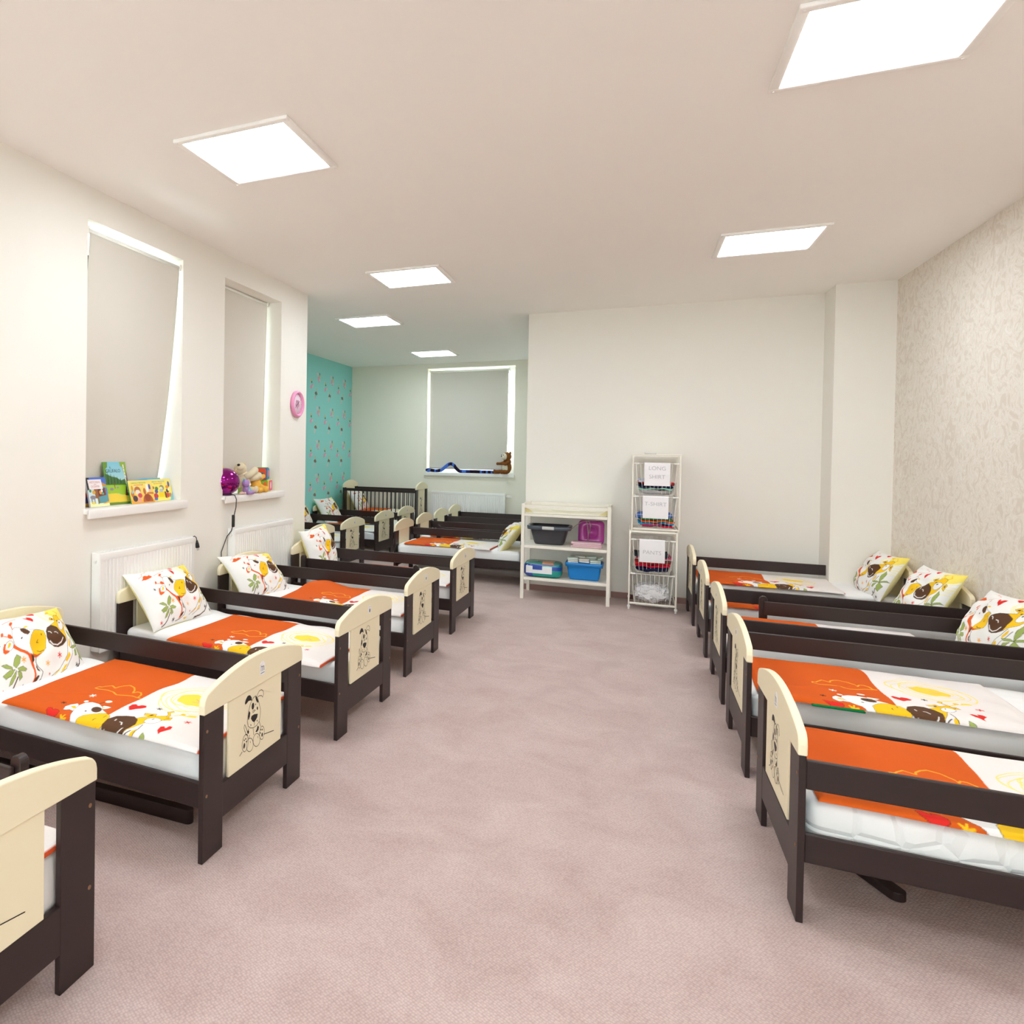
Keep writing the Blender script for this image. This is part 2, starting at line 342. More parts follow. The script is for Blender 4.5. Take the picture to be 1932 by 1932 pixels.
DUVET_ART=[
('l','M',[(0.2428,0.2933),(0.2466,0.3142),(0.26,0.3113),(0.2689,0.3264),(0.2883,0.3486),(0.3185,0.3318),(0.3227,0.3528),(0.3393,0.3721),(0.358,0.3824),(0.3908,0.3713),(0.4122,0.3474),(0.4221,0.3248),(0.4309,0.3435),(0.4475,0.3456),(0.4644,0.3272),(0.472,0.2974),(0.4864,0.2919),(0.443,0.2951),(0.4104,0.2841),(0.3777,0.2731),(0.3359,0.2917),(0.3131,0.2933),(0.2907,0.2881),(0.2682,0.2829),(0.2462,0.2894)],0.006),
('p','R',[(0.2802,-0.0277),(0.2609,-0.0004),(0.2421,0.0134),(0.2347,0.0313),(0.2491,0.0354),(0.2697,0.0223),(0.2688,0.0339),(0.29,0.0333),(0.3031,0.0224),(0.3059,0.0061),(0.2914,-0.0052),(0.2856,-0.0201)],1),
('p','W',[(0.4109,-0.0671),(0.4037,-0.0491),(0.4201,-0.0458),(0.4296,-0.0351),(0.4401,-0.0621),(0.4404,-0.0727),(0.4294,-0.0764)],1),
('p','B',[(0.4051,-0.0429),(0.4096,-0.0293),(0.4329,-0.0334),(0.4318,-0.0427),(0.4189,-0.0497)],0),
('p','W',[(0.2977,0.0496),(0.2815,0.0776),(0.2849,0.1046),(0.3014,0.1263),(0.3276,0.1089),(0.3434,0.0804),(0.3409,0.0609),(0.3161,0.0656),(0.3079,0.0551)],1),
('p','Y',[(0.2965,0.0921),(0.31,0.1056),(0.327,0.0899),(0.3237,0.0795)],0),
('p','W',[(0.42,0.1342),(0.4163,0.1533),(0.4352,0.1548),(0.4618,0.147),(0.453,0.1337),(0.4407,0.1246)],1),
('p','Y',[(0.4237,0.1387),(0.4323,0.1434),(0.4385,0.1344),(0.4316,0.1307)],0),
('l','K',[(0.3346,0.1443),(0.3195,0.1553)],0.004),
('l','K',[(0.386,0.162),(0.397,0.191)],0.004),
('p','W',[(0.329,0.1605),(0.3305,0.1581),(0.331,0.1555),(0.3305,0.153),(0.329,0.1507),(0.3267,0.149),(0.3239,0.1479),(0.3206,0.1476),(0.3174,0.1481),(0.3145,0.1494),(0.3121,0.1513),(0.3106,0.1537),(0.3101,0.1563),(0.3106,0.1588),(0.312,0.1611),(0.3143,0.1629),(0.3172,0.1639),(0.3205,0.1642),(0.3237,0.1637),(0.3267,0.1624)],0),
('p','W',[(0.4174,0.2021),(0.4193,0.1987),(0.4198,0.1951),(0.4189,0.1915),(0.4166,0.1882),(0.4133,0.1857),(0.4091,0.1841),(0.4045,0.1836),(0.4,0.1843),(0.396,0.186),(0.3928,0.1887),(0.3909,0.192),(0.3903,0.1957),(0.3912,0.1993),(0.3935,0.2026),(0.3969,0.2051),(0.4011,0.2067),(0.4057,0.2072),(0.4103,0.2065),(0.4143,0.2048)],0),
('p','W',[(0.3869,-0.0022),(0.3599,0.0295),(0.3331,0.0749),(0.32,0.1173),(0.327,0.144),(0.35,0.159),(0.3857,0.1593),(0.4162,0.1445),(0.4394,0.1203),(0.4876,0.0927),(0.5011,0.0709),(0.4648,0.0285),(0.4425,-0.0227),(0.4279,-0.0306),(0.4076,-0.0193)],1),
('p','B',[(0.4356,0.1219),(0.4406,0.1145),(0.4433,0.1068),(0.4433,0.0997),(0.4408,0.0938),(0.436,0.0896),(0.4293,0.0875),(0.4214,0.0878),(0.413,0.0905),(0.405,0.0952),(0.398,0.1015),(0.3929,0.1089),(0.3901,0.1166),(0.3899,0.1239),(0.3924,0.1299),(0.3972,0.1342),(0.4041,0.1363),(0.4121,0.1359),(0.4207,0.1332),(0.4287,0.1283)],0),
('l','K',[(0.4087,0.1037),(0.4132,0.1158),(0.4146,0.1288)],0.003),
('p','K',[(0.3921,0.0826),(0.3933,0.081),(0.394,0.0794),(0.3942,0.0779),(0.3939,0.0767),(0.3931,0.0759),(0.3918,0.0756),(0.3903,0.0757),(0.3885,0.0764),(0.3869,0.0775),(0.3853,0.0789),(0.3842,0.0805),(0.3834,0.0821),(0.3832,0.0836),(0.3835,0.0848),(0.3844,0.0856),(0.3856,0.086),(0.3872,0.0858),(0.3889,0.0851),(0.3906,0.084)],0),
('p','Y',[(0.4261,-0.026),(0.4117,0.0112),(0.4141,0.0413),(0.4318,0.066),(0.4538,0.0862),(0.4822,0.0933),(0.5144,0.0781),(0.5372,0.0451),(0.5401,0.0135),(0.527,-0.0153),(0.5025,-0.0306),(0.4722,-0.0394),(0.4448,-0.0357)],1),
('l','K',[(0.4602,-0.0208),(0.4818,-0.0288),(0.5038,-0.0213),(0.5142,-0.0005)],0.003),
('l','K',[(0.4794,0.0229),(0.4767,0.0326),(0.48,0.0389)],0.003),
('l','K',[(0.5028,0.0547),(0.5031,0.0628),(0.5027,0.0718)],0.003),
('p','R',[(0.5451,0.1534),(0.5199,0.1822),(0.5148,0.2105),(0.5252,0.2224),(0.5458,0.2086),(0.5543,0.2231),(0.5752,0.2246),(0.5884,0.2071),(0.5796,0.1901),(0.5624,0.1748),(0.554,0.1606)],0),
('p','Y',[(0.6234,0.1085),(0.6471,0.1326),(0.6713,0.1629),(0.6988,0.1894),(0.7119,0.1907),(0.7262,0.164),(0.7117,0.1393),(0.6879,0.1153),(0.6724,0.087),(0.6623,0.0523),(0.6392,0.0006),(0.6459,0.0381),(0.6488,0.0667)],1),
('p','Y',[(0.6312,0.1412),(0.6239,0.1571),(0.6487,0.1681),(0.6608,0.1805),(0.671,0.157),(0.6552,0.1405)],1),
('p','B',[(0.6458,0.1468),(0.6518,0.164),(0.6614,0.1668),(0.657,0.1506)],0),
('p','Y',[(0.7187,0.1487),(0.7145,0.1805),(0.7295,0.1886),(0.7386,0.1594)],1),
('p','B',[(0.7196,0.1571),(0.7219,0.1765),(0.7276,0.175)],0),
('p','Y',[(0.7065,0.1819),(0.6952,0.2109),(0.6796,0.2263),(0.6923,0.2452),(0.7,0.2409),(0.6931,0.224),(0.714,0.1976)],1),
('l','Y',[(0.7123,0.1967),(0.7439,0.2314)],0.004),
('p','Y',[(0.7546,0.243),(0.756,0.2401),(0.7564,0.237),(0.7558,0.2341),(0.7543,0.2316),(0.7519,0.2298),(0.749,0.2288),(0.7459,0.2288),(0.7427,0.2296),(0.7398,0.2314),(0.7376,0.2338),(0.7362,0.2367),(0.7358,0.2398),(0.7363,0.2427),(0.7379,0.2452),(0.7402,0.2471),(0.7431,0.2481),(0.7463,0.2481),(0.7495,0.2472),(0.7524,0.2455)],0),
('p','W',[(0.7075,0.1447),(0.7111,0.1377),(0.7123,0.1291),(0.711,0.1196),(0.7073,0.1103),(0.7016,0.102),(0.6945,0.0954),(0.6867,0.0913),(0.6788,0.0899),(0.6717,0.0915),(0.666,0.0959),(0.6623,0.1027),(0.6609,0.1112),(0.6621,0.1207),(0.6657,0.1301),(0.6714,0.1387),(0.6786,0.1454),(0.6866,0.1496),(0.6946,0.1509),(0.7018,0.1492)],1),
('l','K',[(0.679,0.1273),(0.6815,0.1365)],0.004),
('p','Y',[(0.6713,-0.0111),(0.6693,0.0085),(0.6812,0.0337),(0.688,0.0134),(0.6811,-0.0007)],0),
('l','K',[(0.663,-0.051),(0.6439,-0.0052),(0.6667,0.0175)],0.003),
('l','K',[(0.6842,0.001),(0.6836,0.0424),(0.6775,0.0712)],0.003),
('p','B',[(0.5541,-0.0167),(0.5369,0.0118),(0.5307,0.0472),(0.5429,0.0844),(0.5743,0.1047),(0.6053,0.1135),(0.6326,0.0966),(0.6502,0.062),(0.6454,0.0271),(0.638,0.0021),(0.6195,-0.0256),(0.5868,-0.0359),(0.5681,-0.0303)],1),
('l','W',[(0.5544,-0.0005),(0.5652,-0.016),(0.5808,-0.0235),(0.605,-0.0136),(0.6213,0.0057),(0.626,0.0199)],0.004),
('l','W',[(0.5637,0.0505),(0.5603,0.0632)],0.004),
('l','W',[(0.5863,0.0516),(0.5953,0.0521),(0.6048,0.0375)],0.004),
('p','R',[(0.7773,0.0305),(0.7531,0.0588),(0.7443,0.0911),(0.7561,0.0996),(0.7715,0.0844),(0.7739,0.1092),(0.7902,0.1051),(0.7972,0.0825),(0.7829,0.0592),(0.7756,0.045)],0),
('p','L',[(0.7565,0.2264),(0.7682,0.2504),(0.7948,0.2589),(0.8027,0.2397)],0),
('p','G',[(0.7032,-0.0344),(0.6955,-0.0134),(0.7144,-0.0033),(0.7201,0.0182),(0.736,0.0033),(0.7401,-0.0196),(0.7557,-0.0456),(0.7319,-0.0486),(0.7157,-0.0475)],1),
('p','G',[(0.7671,-0.0491),(0.7689,-0.0287),(0.7967,-0.0138),(0.8254,-0.0179),(0.8498,-0.0429),(0.8252,-0.0467)],1),
('s','K',(0.2493,0.1005),0.016),
('s','Y',(0.3389,-0.0018),0.026),
('s','W',(0.3048,0.2104),0.02),
('s','R',(0.5813,-0.0646),0.028),
('s','K',(0.6368,0.2296),0.016),
('s','R',(0.807,0.1818),0.02)]
PILLOW_ART=[
('p','R',[(0.0339,0.1475),(0.0395,0.1337),(0.0368,0.1077),(0.0253,0.0941),(0.0096,0.111),(-0.0014,0.1384),(0.0088,0.1391),(0.0154,0.1271),(0.0213,0.1433)],0),
('p','R',[(0.0504,0.1762),(0.0788,0.1849),(0.0943,0.1815),(0.094,0.166),(0.0843,0.1555),(0.0643,0.1633),(0.055,0.1719)],0),
('l','P',[(-0.2311,0.1341),(-0.2027,0.1442),(-0.1854,0.1665),(-0.1637,0.1676),(-0.1467,0.1816),(-0.1141,0.1854),(-0.0933,0.1688),(-0.0785,0.1708),(-0.0518,0.1625),(-0.0378,0.1407),(-0.0996,0.1299),(-0.1212,0.1237)],0.003),
('p','O',[(-0.2337,0.109),(-0.2121,0.1214),(-0.1969,0.1401),(-0.1833,0.1419),(-0.1724,0.1319),(-0.1566,0.1369),(-0.1456,0.1267),(-0.1363,0.1221),(-0.1535,0.1137),(-0.1831,0.1072),(-0.2062,0.1035),(-0.2233,0.1092)],0),
('p','O',[(-0.1068,0.0159),(-0.1211,-0.0026),(-0.1069,-0.0364),(-0.077,-0.0612),(-0.0677,-0.0892),(-0.0616,-0.1288),(-0.0638,-0.1596),(-0.0784,-0.1871),(-0.0555,-0.1822),(-0.0533,-0.1515),(-0.0509,-0.1066),(-0.0529,-0.0746),(-0.024,-0.0748),(0.0101,-0.0615),(-0.0224,-0.0655),(-0.0634,-0.055),(-0.0904,-0.0254),(-0.1048,0.0085)],0),
('p','B',[(-0.056,-0.0581),(-0.0422,-0.066),(-0.0445,-0.0868),(-0.0572,-0.0948),(-0.0571,-0.0737)],0),
('p','B',[(-0.0382,-0.1022),(-0.0362,-0.1272),(-0.0288,-0.1446),(-0.0426,-0.1364),(-0.0446,-0.1184)],0),
('p','B',[(-0.0448,-0.1568),(-0.0364,-0.1622),(-0.0492,-0.1767),(-0.068,-0.1793),(-0.0617,-0.1669)],0),
('l','K',[(-0.0315,-0.0716),(-0.0381,-0.0951),(-0.0319,-0.1211),(-0.017,-0.1489),(-0.0279,-0.1746),(-0.0597,-0.1881),(-0.1008,-0.192)],0.003),
('p','O',[(-0.0715,0.1157),(-0.0737,0.1128),(-0.0766,0.1104),(-0.0797,0.1086),(-0.0829,0.1075),(-0.0858,0.1074),(-0.0881,0.1082),(-0.0896,0.1098),(-0.0902,0.1121),(-0.0897,0.1149),(-0.0883,0.1178),(-0.0861,0.1206),(-0.0832,0.1231),(-0.0801,0.1249),(-0.0769,0.1259),(-0.074,0.1261),(-0.0716,0.1253),(-0.0701,0.1237),(-0.0696,0.1214),(-0.07,0.1186)],0),
('l','O',[(-0.0818,0.108),(-0.0829,0.0848)],0.004),
('p','O',[(-0.1171,0.0666),(-0.1068,0.0616),(-0.1038,0.0417),(-0.1161,0.0401),(-0.1272,0.0471),(-0.1242,0.0589)],0),
('p','O',[(-0.1434,0.067),(-0.1459,0.0636),(-0.1488,0.0606),(-0.1518,0.0584),(-0.1547,0.0571),(-0.1571,0.0569),(-0.1588,0.0577),(-0.1597,0.0596),(-0.1597,0.0623),(-0.1587,0.0655),(-0.1569,0.069),(-0.1545,0.0724),(-0.1516,0.0753),(-0.1485,0.0776),(-0.1457,0.0789),(-0.1432,0.0791),(-0.1414,0.0783),(-0.1405,0.0764),(-0.1406,0.0737),(-0.1416,0.0705)],0),
('l','O',[(-0.1474,0.0606),(-0.1262,0.0522)],0.004),
('p','O',[(-0.1562,0.0257),(-0.1785,0.0004),(-0.188,-0.0182),(-0.1807,-0.0269),(-0.1609,-0.0231),(-0.1392,-0.0099),(-0.153,-0.0109),(-0.1668,-0.005),(-0.159,0.0107),(-0.1492,0.0228)],0),
('p','W',[(-0.115,0.0068),(-0.1204,0.0001),(-0.1272,-0.0055),(-0.1347,-0.0095),(-0.1423,-0.0116),(-0.1491,-0.0116),(-0.1545,-0.0094),(-0.1581,-0.0054),(-0.1594,0.0001),(-0.1584,0.0066),(-0.1551,0.0135),(-0.1499,0.0201),(-0.1432,0.0257),(-0.1357,0.0299),(-0.1281,0.0321),(-0.1211,0.0322),(-0.1155,0.0301),(-0.1119,0.026),(-0.1105,0.0204),(-0.1116,0.0137)],1),
('p','Y',[(-0.1292,0.0265),(-0.1191,0.0214),(-0.1332,0.0063),(-0.1531,-0.0006)],0),
('p','W',[(-0.0861,0.0835),(-0.0681,0.0936),(-0.0532,0.088),(-0.0328,0.0688),(-0.0143,0.0534),(0.0326,0.0429),(0.0555,0.0358),(0.0515,-0.0027),(-0.0224,-0.0655),(-0.0422,-0.0589),(-0.0613,-0.0518),(-0.0904,-0.0254),(-0.1048,0.0085),(-0.1027,0.0504)],1),
('p','B',[(-0.05,0.0785),(-0.0338,0.0744),(-0.0242,0.053),(-0.021,0.0398),(-0.0363,0.0313),(-0.0502,0.0424),(-0.0544,0.0611)],0),
('p','K',[(-0.0639,0.0266),(-0.0649,0.0255),(-0.0661,0.0245),(-0.0674,0.0237),(-0.0687,0.0233),(-0.0698,0.0233),(-0.0708,0.0237),(-0.0713,0.0244),(-0.0715,0.0253),(-0.0713,0.0265),(-0.0707,0.0277),(-0.0697,0.0289),(-0.0685,0.0299),(-0.0672,0.0306),(-0.0659,0.031),(-0.0647,0.0311),(-0.0638,0.0307),(-0.0632,0.03),(-0.0631,0.029),(-0.0633,0.0279)],0),
('p','Y',[(-0.0126,0.0762),(-0.014,0.0749),(-0.0163,0.0737),(-0.0191,0.073),(-0.0222,0.0727),(-0.0253,0.0729),(-0.0282,0.0735),(-0.0304,0.0746),(-0.0318,0.0759),(-0.0323,0.0774),(-0.0318,0.0789),(-0.0304,0.0803),(-0.0282,0.0814),(-0.0254,0.0821),(-0.0223,0.0824),(-0.0191,0.0823),(-0.0163,0.0816),(-0.014,0.0806),(-0.0126,0.0793),(-0.0121,0.0778)],0),
('p','Y',[(0.0018,0.0448),(0.0319,0.0419),(0.0555,0.0358),(0.0515,-0.0027),(0.035,-0.0441),(0.0146,-0.0587),(-0.0224,-0.0655),(-0.0422,-0.0589),(-0.0399,-0.0345),(-0.0354,-0.003),(-0.0222,0.0237)],1),
('l','K',[(-0.014,-0.0463),(0.0002,-0.0542),(0.0203,-0.0506)],0.003),
('l','K',[(0.0085,0.0006),(-0.0005,-0.0089),(0.0084,-0.0103)],0.003),
('l','K',[(0.0335,0.0224),(0.0334,0.015)],0.003),
('p','Y',[(0.144,0.1022),(0.1669,0.123),(0.1766,0.1061),(0.1712,0.091),(0.1525,0.0953)],1),
('p','B',[(0.1514,0.1013),(0.1704,0.1127),(0.1676,0.0973)],0),
('p','Y',[(0.2424,0.1003),(0.2554,0.0907),(0.2608,0.0516),(0.2427,0.0661),(0.2379,0.0827)],1),
('p','B',[(0.2474,0.0916),(0.2573,0.0662),(0.2444,0.0799)],0),
('l','Y',[(0.2028,0.1309),(0.1767,0.1636)],0.004),
('p','Y',[(0.186,0.1599),(0.1835,0.1572),(0.1802,0.1548),(0.1763,0.1531),(0.1723,0.1522),(0.1686,0.1521),(0.1655,0.1529),(0.1633,0.1545),(0.1622,0.1567),(0.1624,0.1593),(0.1638,0.1621),(0.1662,0.1648),(0.1696,0.1671),(0.1734,0.1689),(0.1774,0.1698),(0.1812,0.1699),(0.1843,0.1692),(0.1866,0.1676),(0.1876,0.1653),(0.1875,0.1627)],0),
('l','Y',[(0.2209,0.129),(0.2372,0.1474),(0.2193,0.1654)],0.005),
('p','Y',[(0.1297,0.0671),(0.1634,0.0802),(0.1923,0.1241),(0.2068,0.1365),(0.2275,0.1302),(0.2331,0.0994),(0.2293,0.0558),(0.2152,0.0181),(0.1784,-0.0271),(0.1764,-0.0074),(0.1622,0.0258),(0.1504,0.0547)],1),
('p','W',[(0.2275,0.0684),(0.2233,0.0594),(0.2171,0.0513),(0.2097,0.0447),(0.2017,0.0404),(0.194,0.0387),(0.1872,0.0398),(0.1821,0.0435),(0.179,0.0495),(0.1784,0.0572),(0.1802,0.0659),(0.1843,0.0748),(0.1903,0.0829),(0.1976,0.0895),(0.2056,0.094),(0.2135,0.0959),(0.2204,0.0949),(0.2257,0.0912),(0.2288,0.0851),(0.2294,0.0772)],1),
('p','K',[(0.2032,0.0771),(0.2018,0.0756),(0.2002,0.0742),(0.1985,0.0732),(0.1968,0.0727),(0.1953,0.0726),(0.1943,0.073),(0.1937,0.0738),(0.1936,0.0751),(0.194,0.0766),(0.195,0.0782),(0.1963,0.0797),(0.1979,0.081),(0.1997,0.082),(0.2013,0.0826),(0.2028,0.0827),(0.2039,0.0823),(0.2045,0.0814),(0.2046,0.0802),(0.2041,0.0787)],0),
('p','K',[(0.1886,0.0869),(0.1872,0.0853),(0.1857,0.084),(0.1841,0.083),(0.1826,0.0824),(0.1813,0.0823),(0.1804,0.0826),(0.18,0.0835),(0.18,0.0847),(0.1805,0.0862),(0.1815,0.0878),(0.1828,0.0893),(0.1843,0.0907),(0.1859,0.0917),(0.1874,0.0923),(0.1887,0.0924),(0.1896,0.092),(0.1901,0.0912),(0.1901,0.0899),(0.1895,0.0885)],0),
('p','B',[(0.129,0.0661),(0.0969,0.0544),(0.0682,0.0283),(0.0585,0.0036),(0.0604,-0.0264),(0.0786,-0.0519),(0.1021,-0.056),(0.1408,-0.0476),(0.1733,-0.0301),(0.1814,-0.0081),(0.1745,0.0201),(0.1627,0.0491)],1),
('l','W',[(0.0663,-0.0218),(0.0764,-0.0403),(0.1011,-0.0465),(0.1337,-0.035),(0.1575,-0.014)],0.005),
('l','W',[(0.0786,0.0248),(0.0868,0.0217),(0.0879,0.0121)],0.004),
('l','W',[(0.1081,0.0147),(0.119,0.0149),(0.1248,0.0045)],0.004),
('p','Y',[(0.2067,-0.0121),(0.2062,-0.0316),(0.185,-0.0668),(0.1802,-0.0544)],0),
('p','Y',[(0.1621,-0.0857),(0.1641,-0.1051),(0.1391,-0.1268),(0.1272,-0.1206)],0),
('p','Y',[(0.1244,-0.1388),(0.1438,-0.1352),(0.1168,-0.1595),(0.0919,-0.1671)],0),
('p','Y',[(0.084,-0.1526),(0.0957,-0.1514),(0.0583,-0.1725),(0.0378,-0.1788)],0),
('p','Y',[(-0.0302,-0.1881),(0.011,-0.187),(-0.0109,-0.1961)],0),
('l','K',[(0.1991,-0.0109),(0.1445,-0.1014),(0.0934,-0.1472),(0.0199,-0.1819)],0.002),
('l','K',[(0.2221,-0.0145),(0.1791,-0.1003),(0.1313,-0.1551),(0.0536,-0.1859)],0.002),
('p','G',[(-0.1301,-0.0442),(-0.117,-0.0587),(-0.129,-0.0838),(-0.1527,-0.0992),(-0.1606,-0.0841),(-0.1469,-0.0598)],1),
('p','G',[(-0.2123,-0.0669),(-0.1896,-0.0682),(-0.1683,-0.0893),(-0.1702,-0.0989),(-0.1952,-0.0837)],1),
('p','G',[(-0.2156,-0.109),(-0.1837,-0.0994),(-0.1605,-0.1043),(-0.1816,-0.1231),(-0.2043,-0.1247)],1),
('p','G',[(-0.1468,-0.1039),(-0.118,-0.1014),(-0.1008,-0.117),(-0.1109,-0.1251),(-0.1428,-0.1182)],1),
('p','G',[(-0.1566,-0.1119),(-0.1642,-0.137),(-0.1795,-0.1534),(-0.1918,-0.1554),(-0.1815,-0.1331)],1),
('p','G',[(-0.1507,-0.1165),(-0.1349,-0.1267),(-0.1309,-0.1445),(-0.1427,-0.1519),(-0.1487,-0.1338)],1),
('l','B',[(-0.1526,-0.1396),(-0.1717,-0.1717),(-0.1925,-0.1864),(-0.2213,-0.1938)],0.006),
('p','G',[(0.2406,0.0403),(0.2546,0.0203),(0.2533,-0.0194),(0.2391,-0.0567),(0.2344,-0.0362),(0.2329,-0.0004)],1),
('p','G',[(0.185,-0.0668),(0.221,-0.0536),(0.2417,-0.0571),(0.2,-0.0733)],1),
('p','G',[(0.2417,-0.0571),(0.2755,-0.0748),(0.2606,-0.1234),(0.2425,-0.1161),(0.2355,-0.0875)],1),
('p','G',[(0.2257,-0.0701),(0.2093,-0.106),(0.1952,-0.1091),(0.2022,-0.0853)],1),
('p','G',[(0.2392,-0.0527),(0.2799,-0.0236),(0.2878,-0.0288),(0.2469,-0.058)],1),
('l','B',[(0.2349,-0.1108),(0.2262,-0.1402),(0.1923,-0.1717),(0.1426,-0.1911),(0.0879,-0.1973)],0.006),
('s','K',(-0.1912,0.0246),0.014),
('s','K',(0.2044,-0.1455),0.014),
('s','K',(0.2527,-0.1668),0.014),
('s','K',(-0.1239,-0.1814),0.014),
('s','R',(0.1003,-0.0912),0.017),
('s','R',(-0.2233,-0.174),0.016),
('s','R',(0.0235,-0.1631),0.008),
('s','M',(-0.1048,-0.0749),0.018),
('s','M',(0.0229,-0.1145),0.016)]
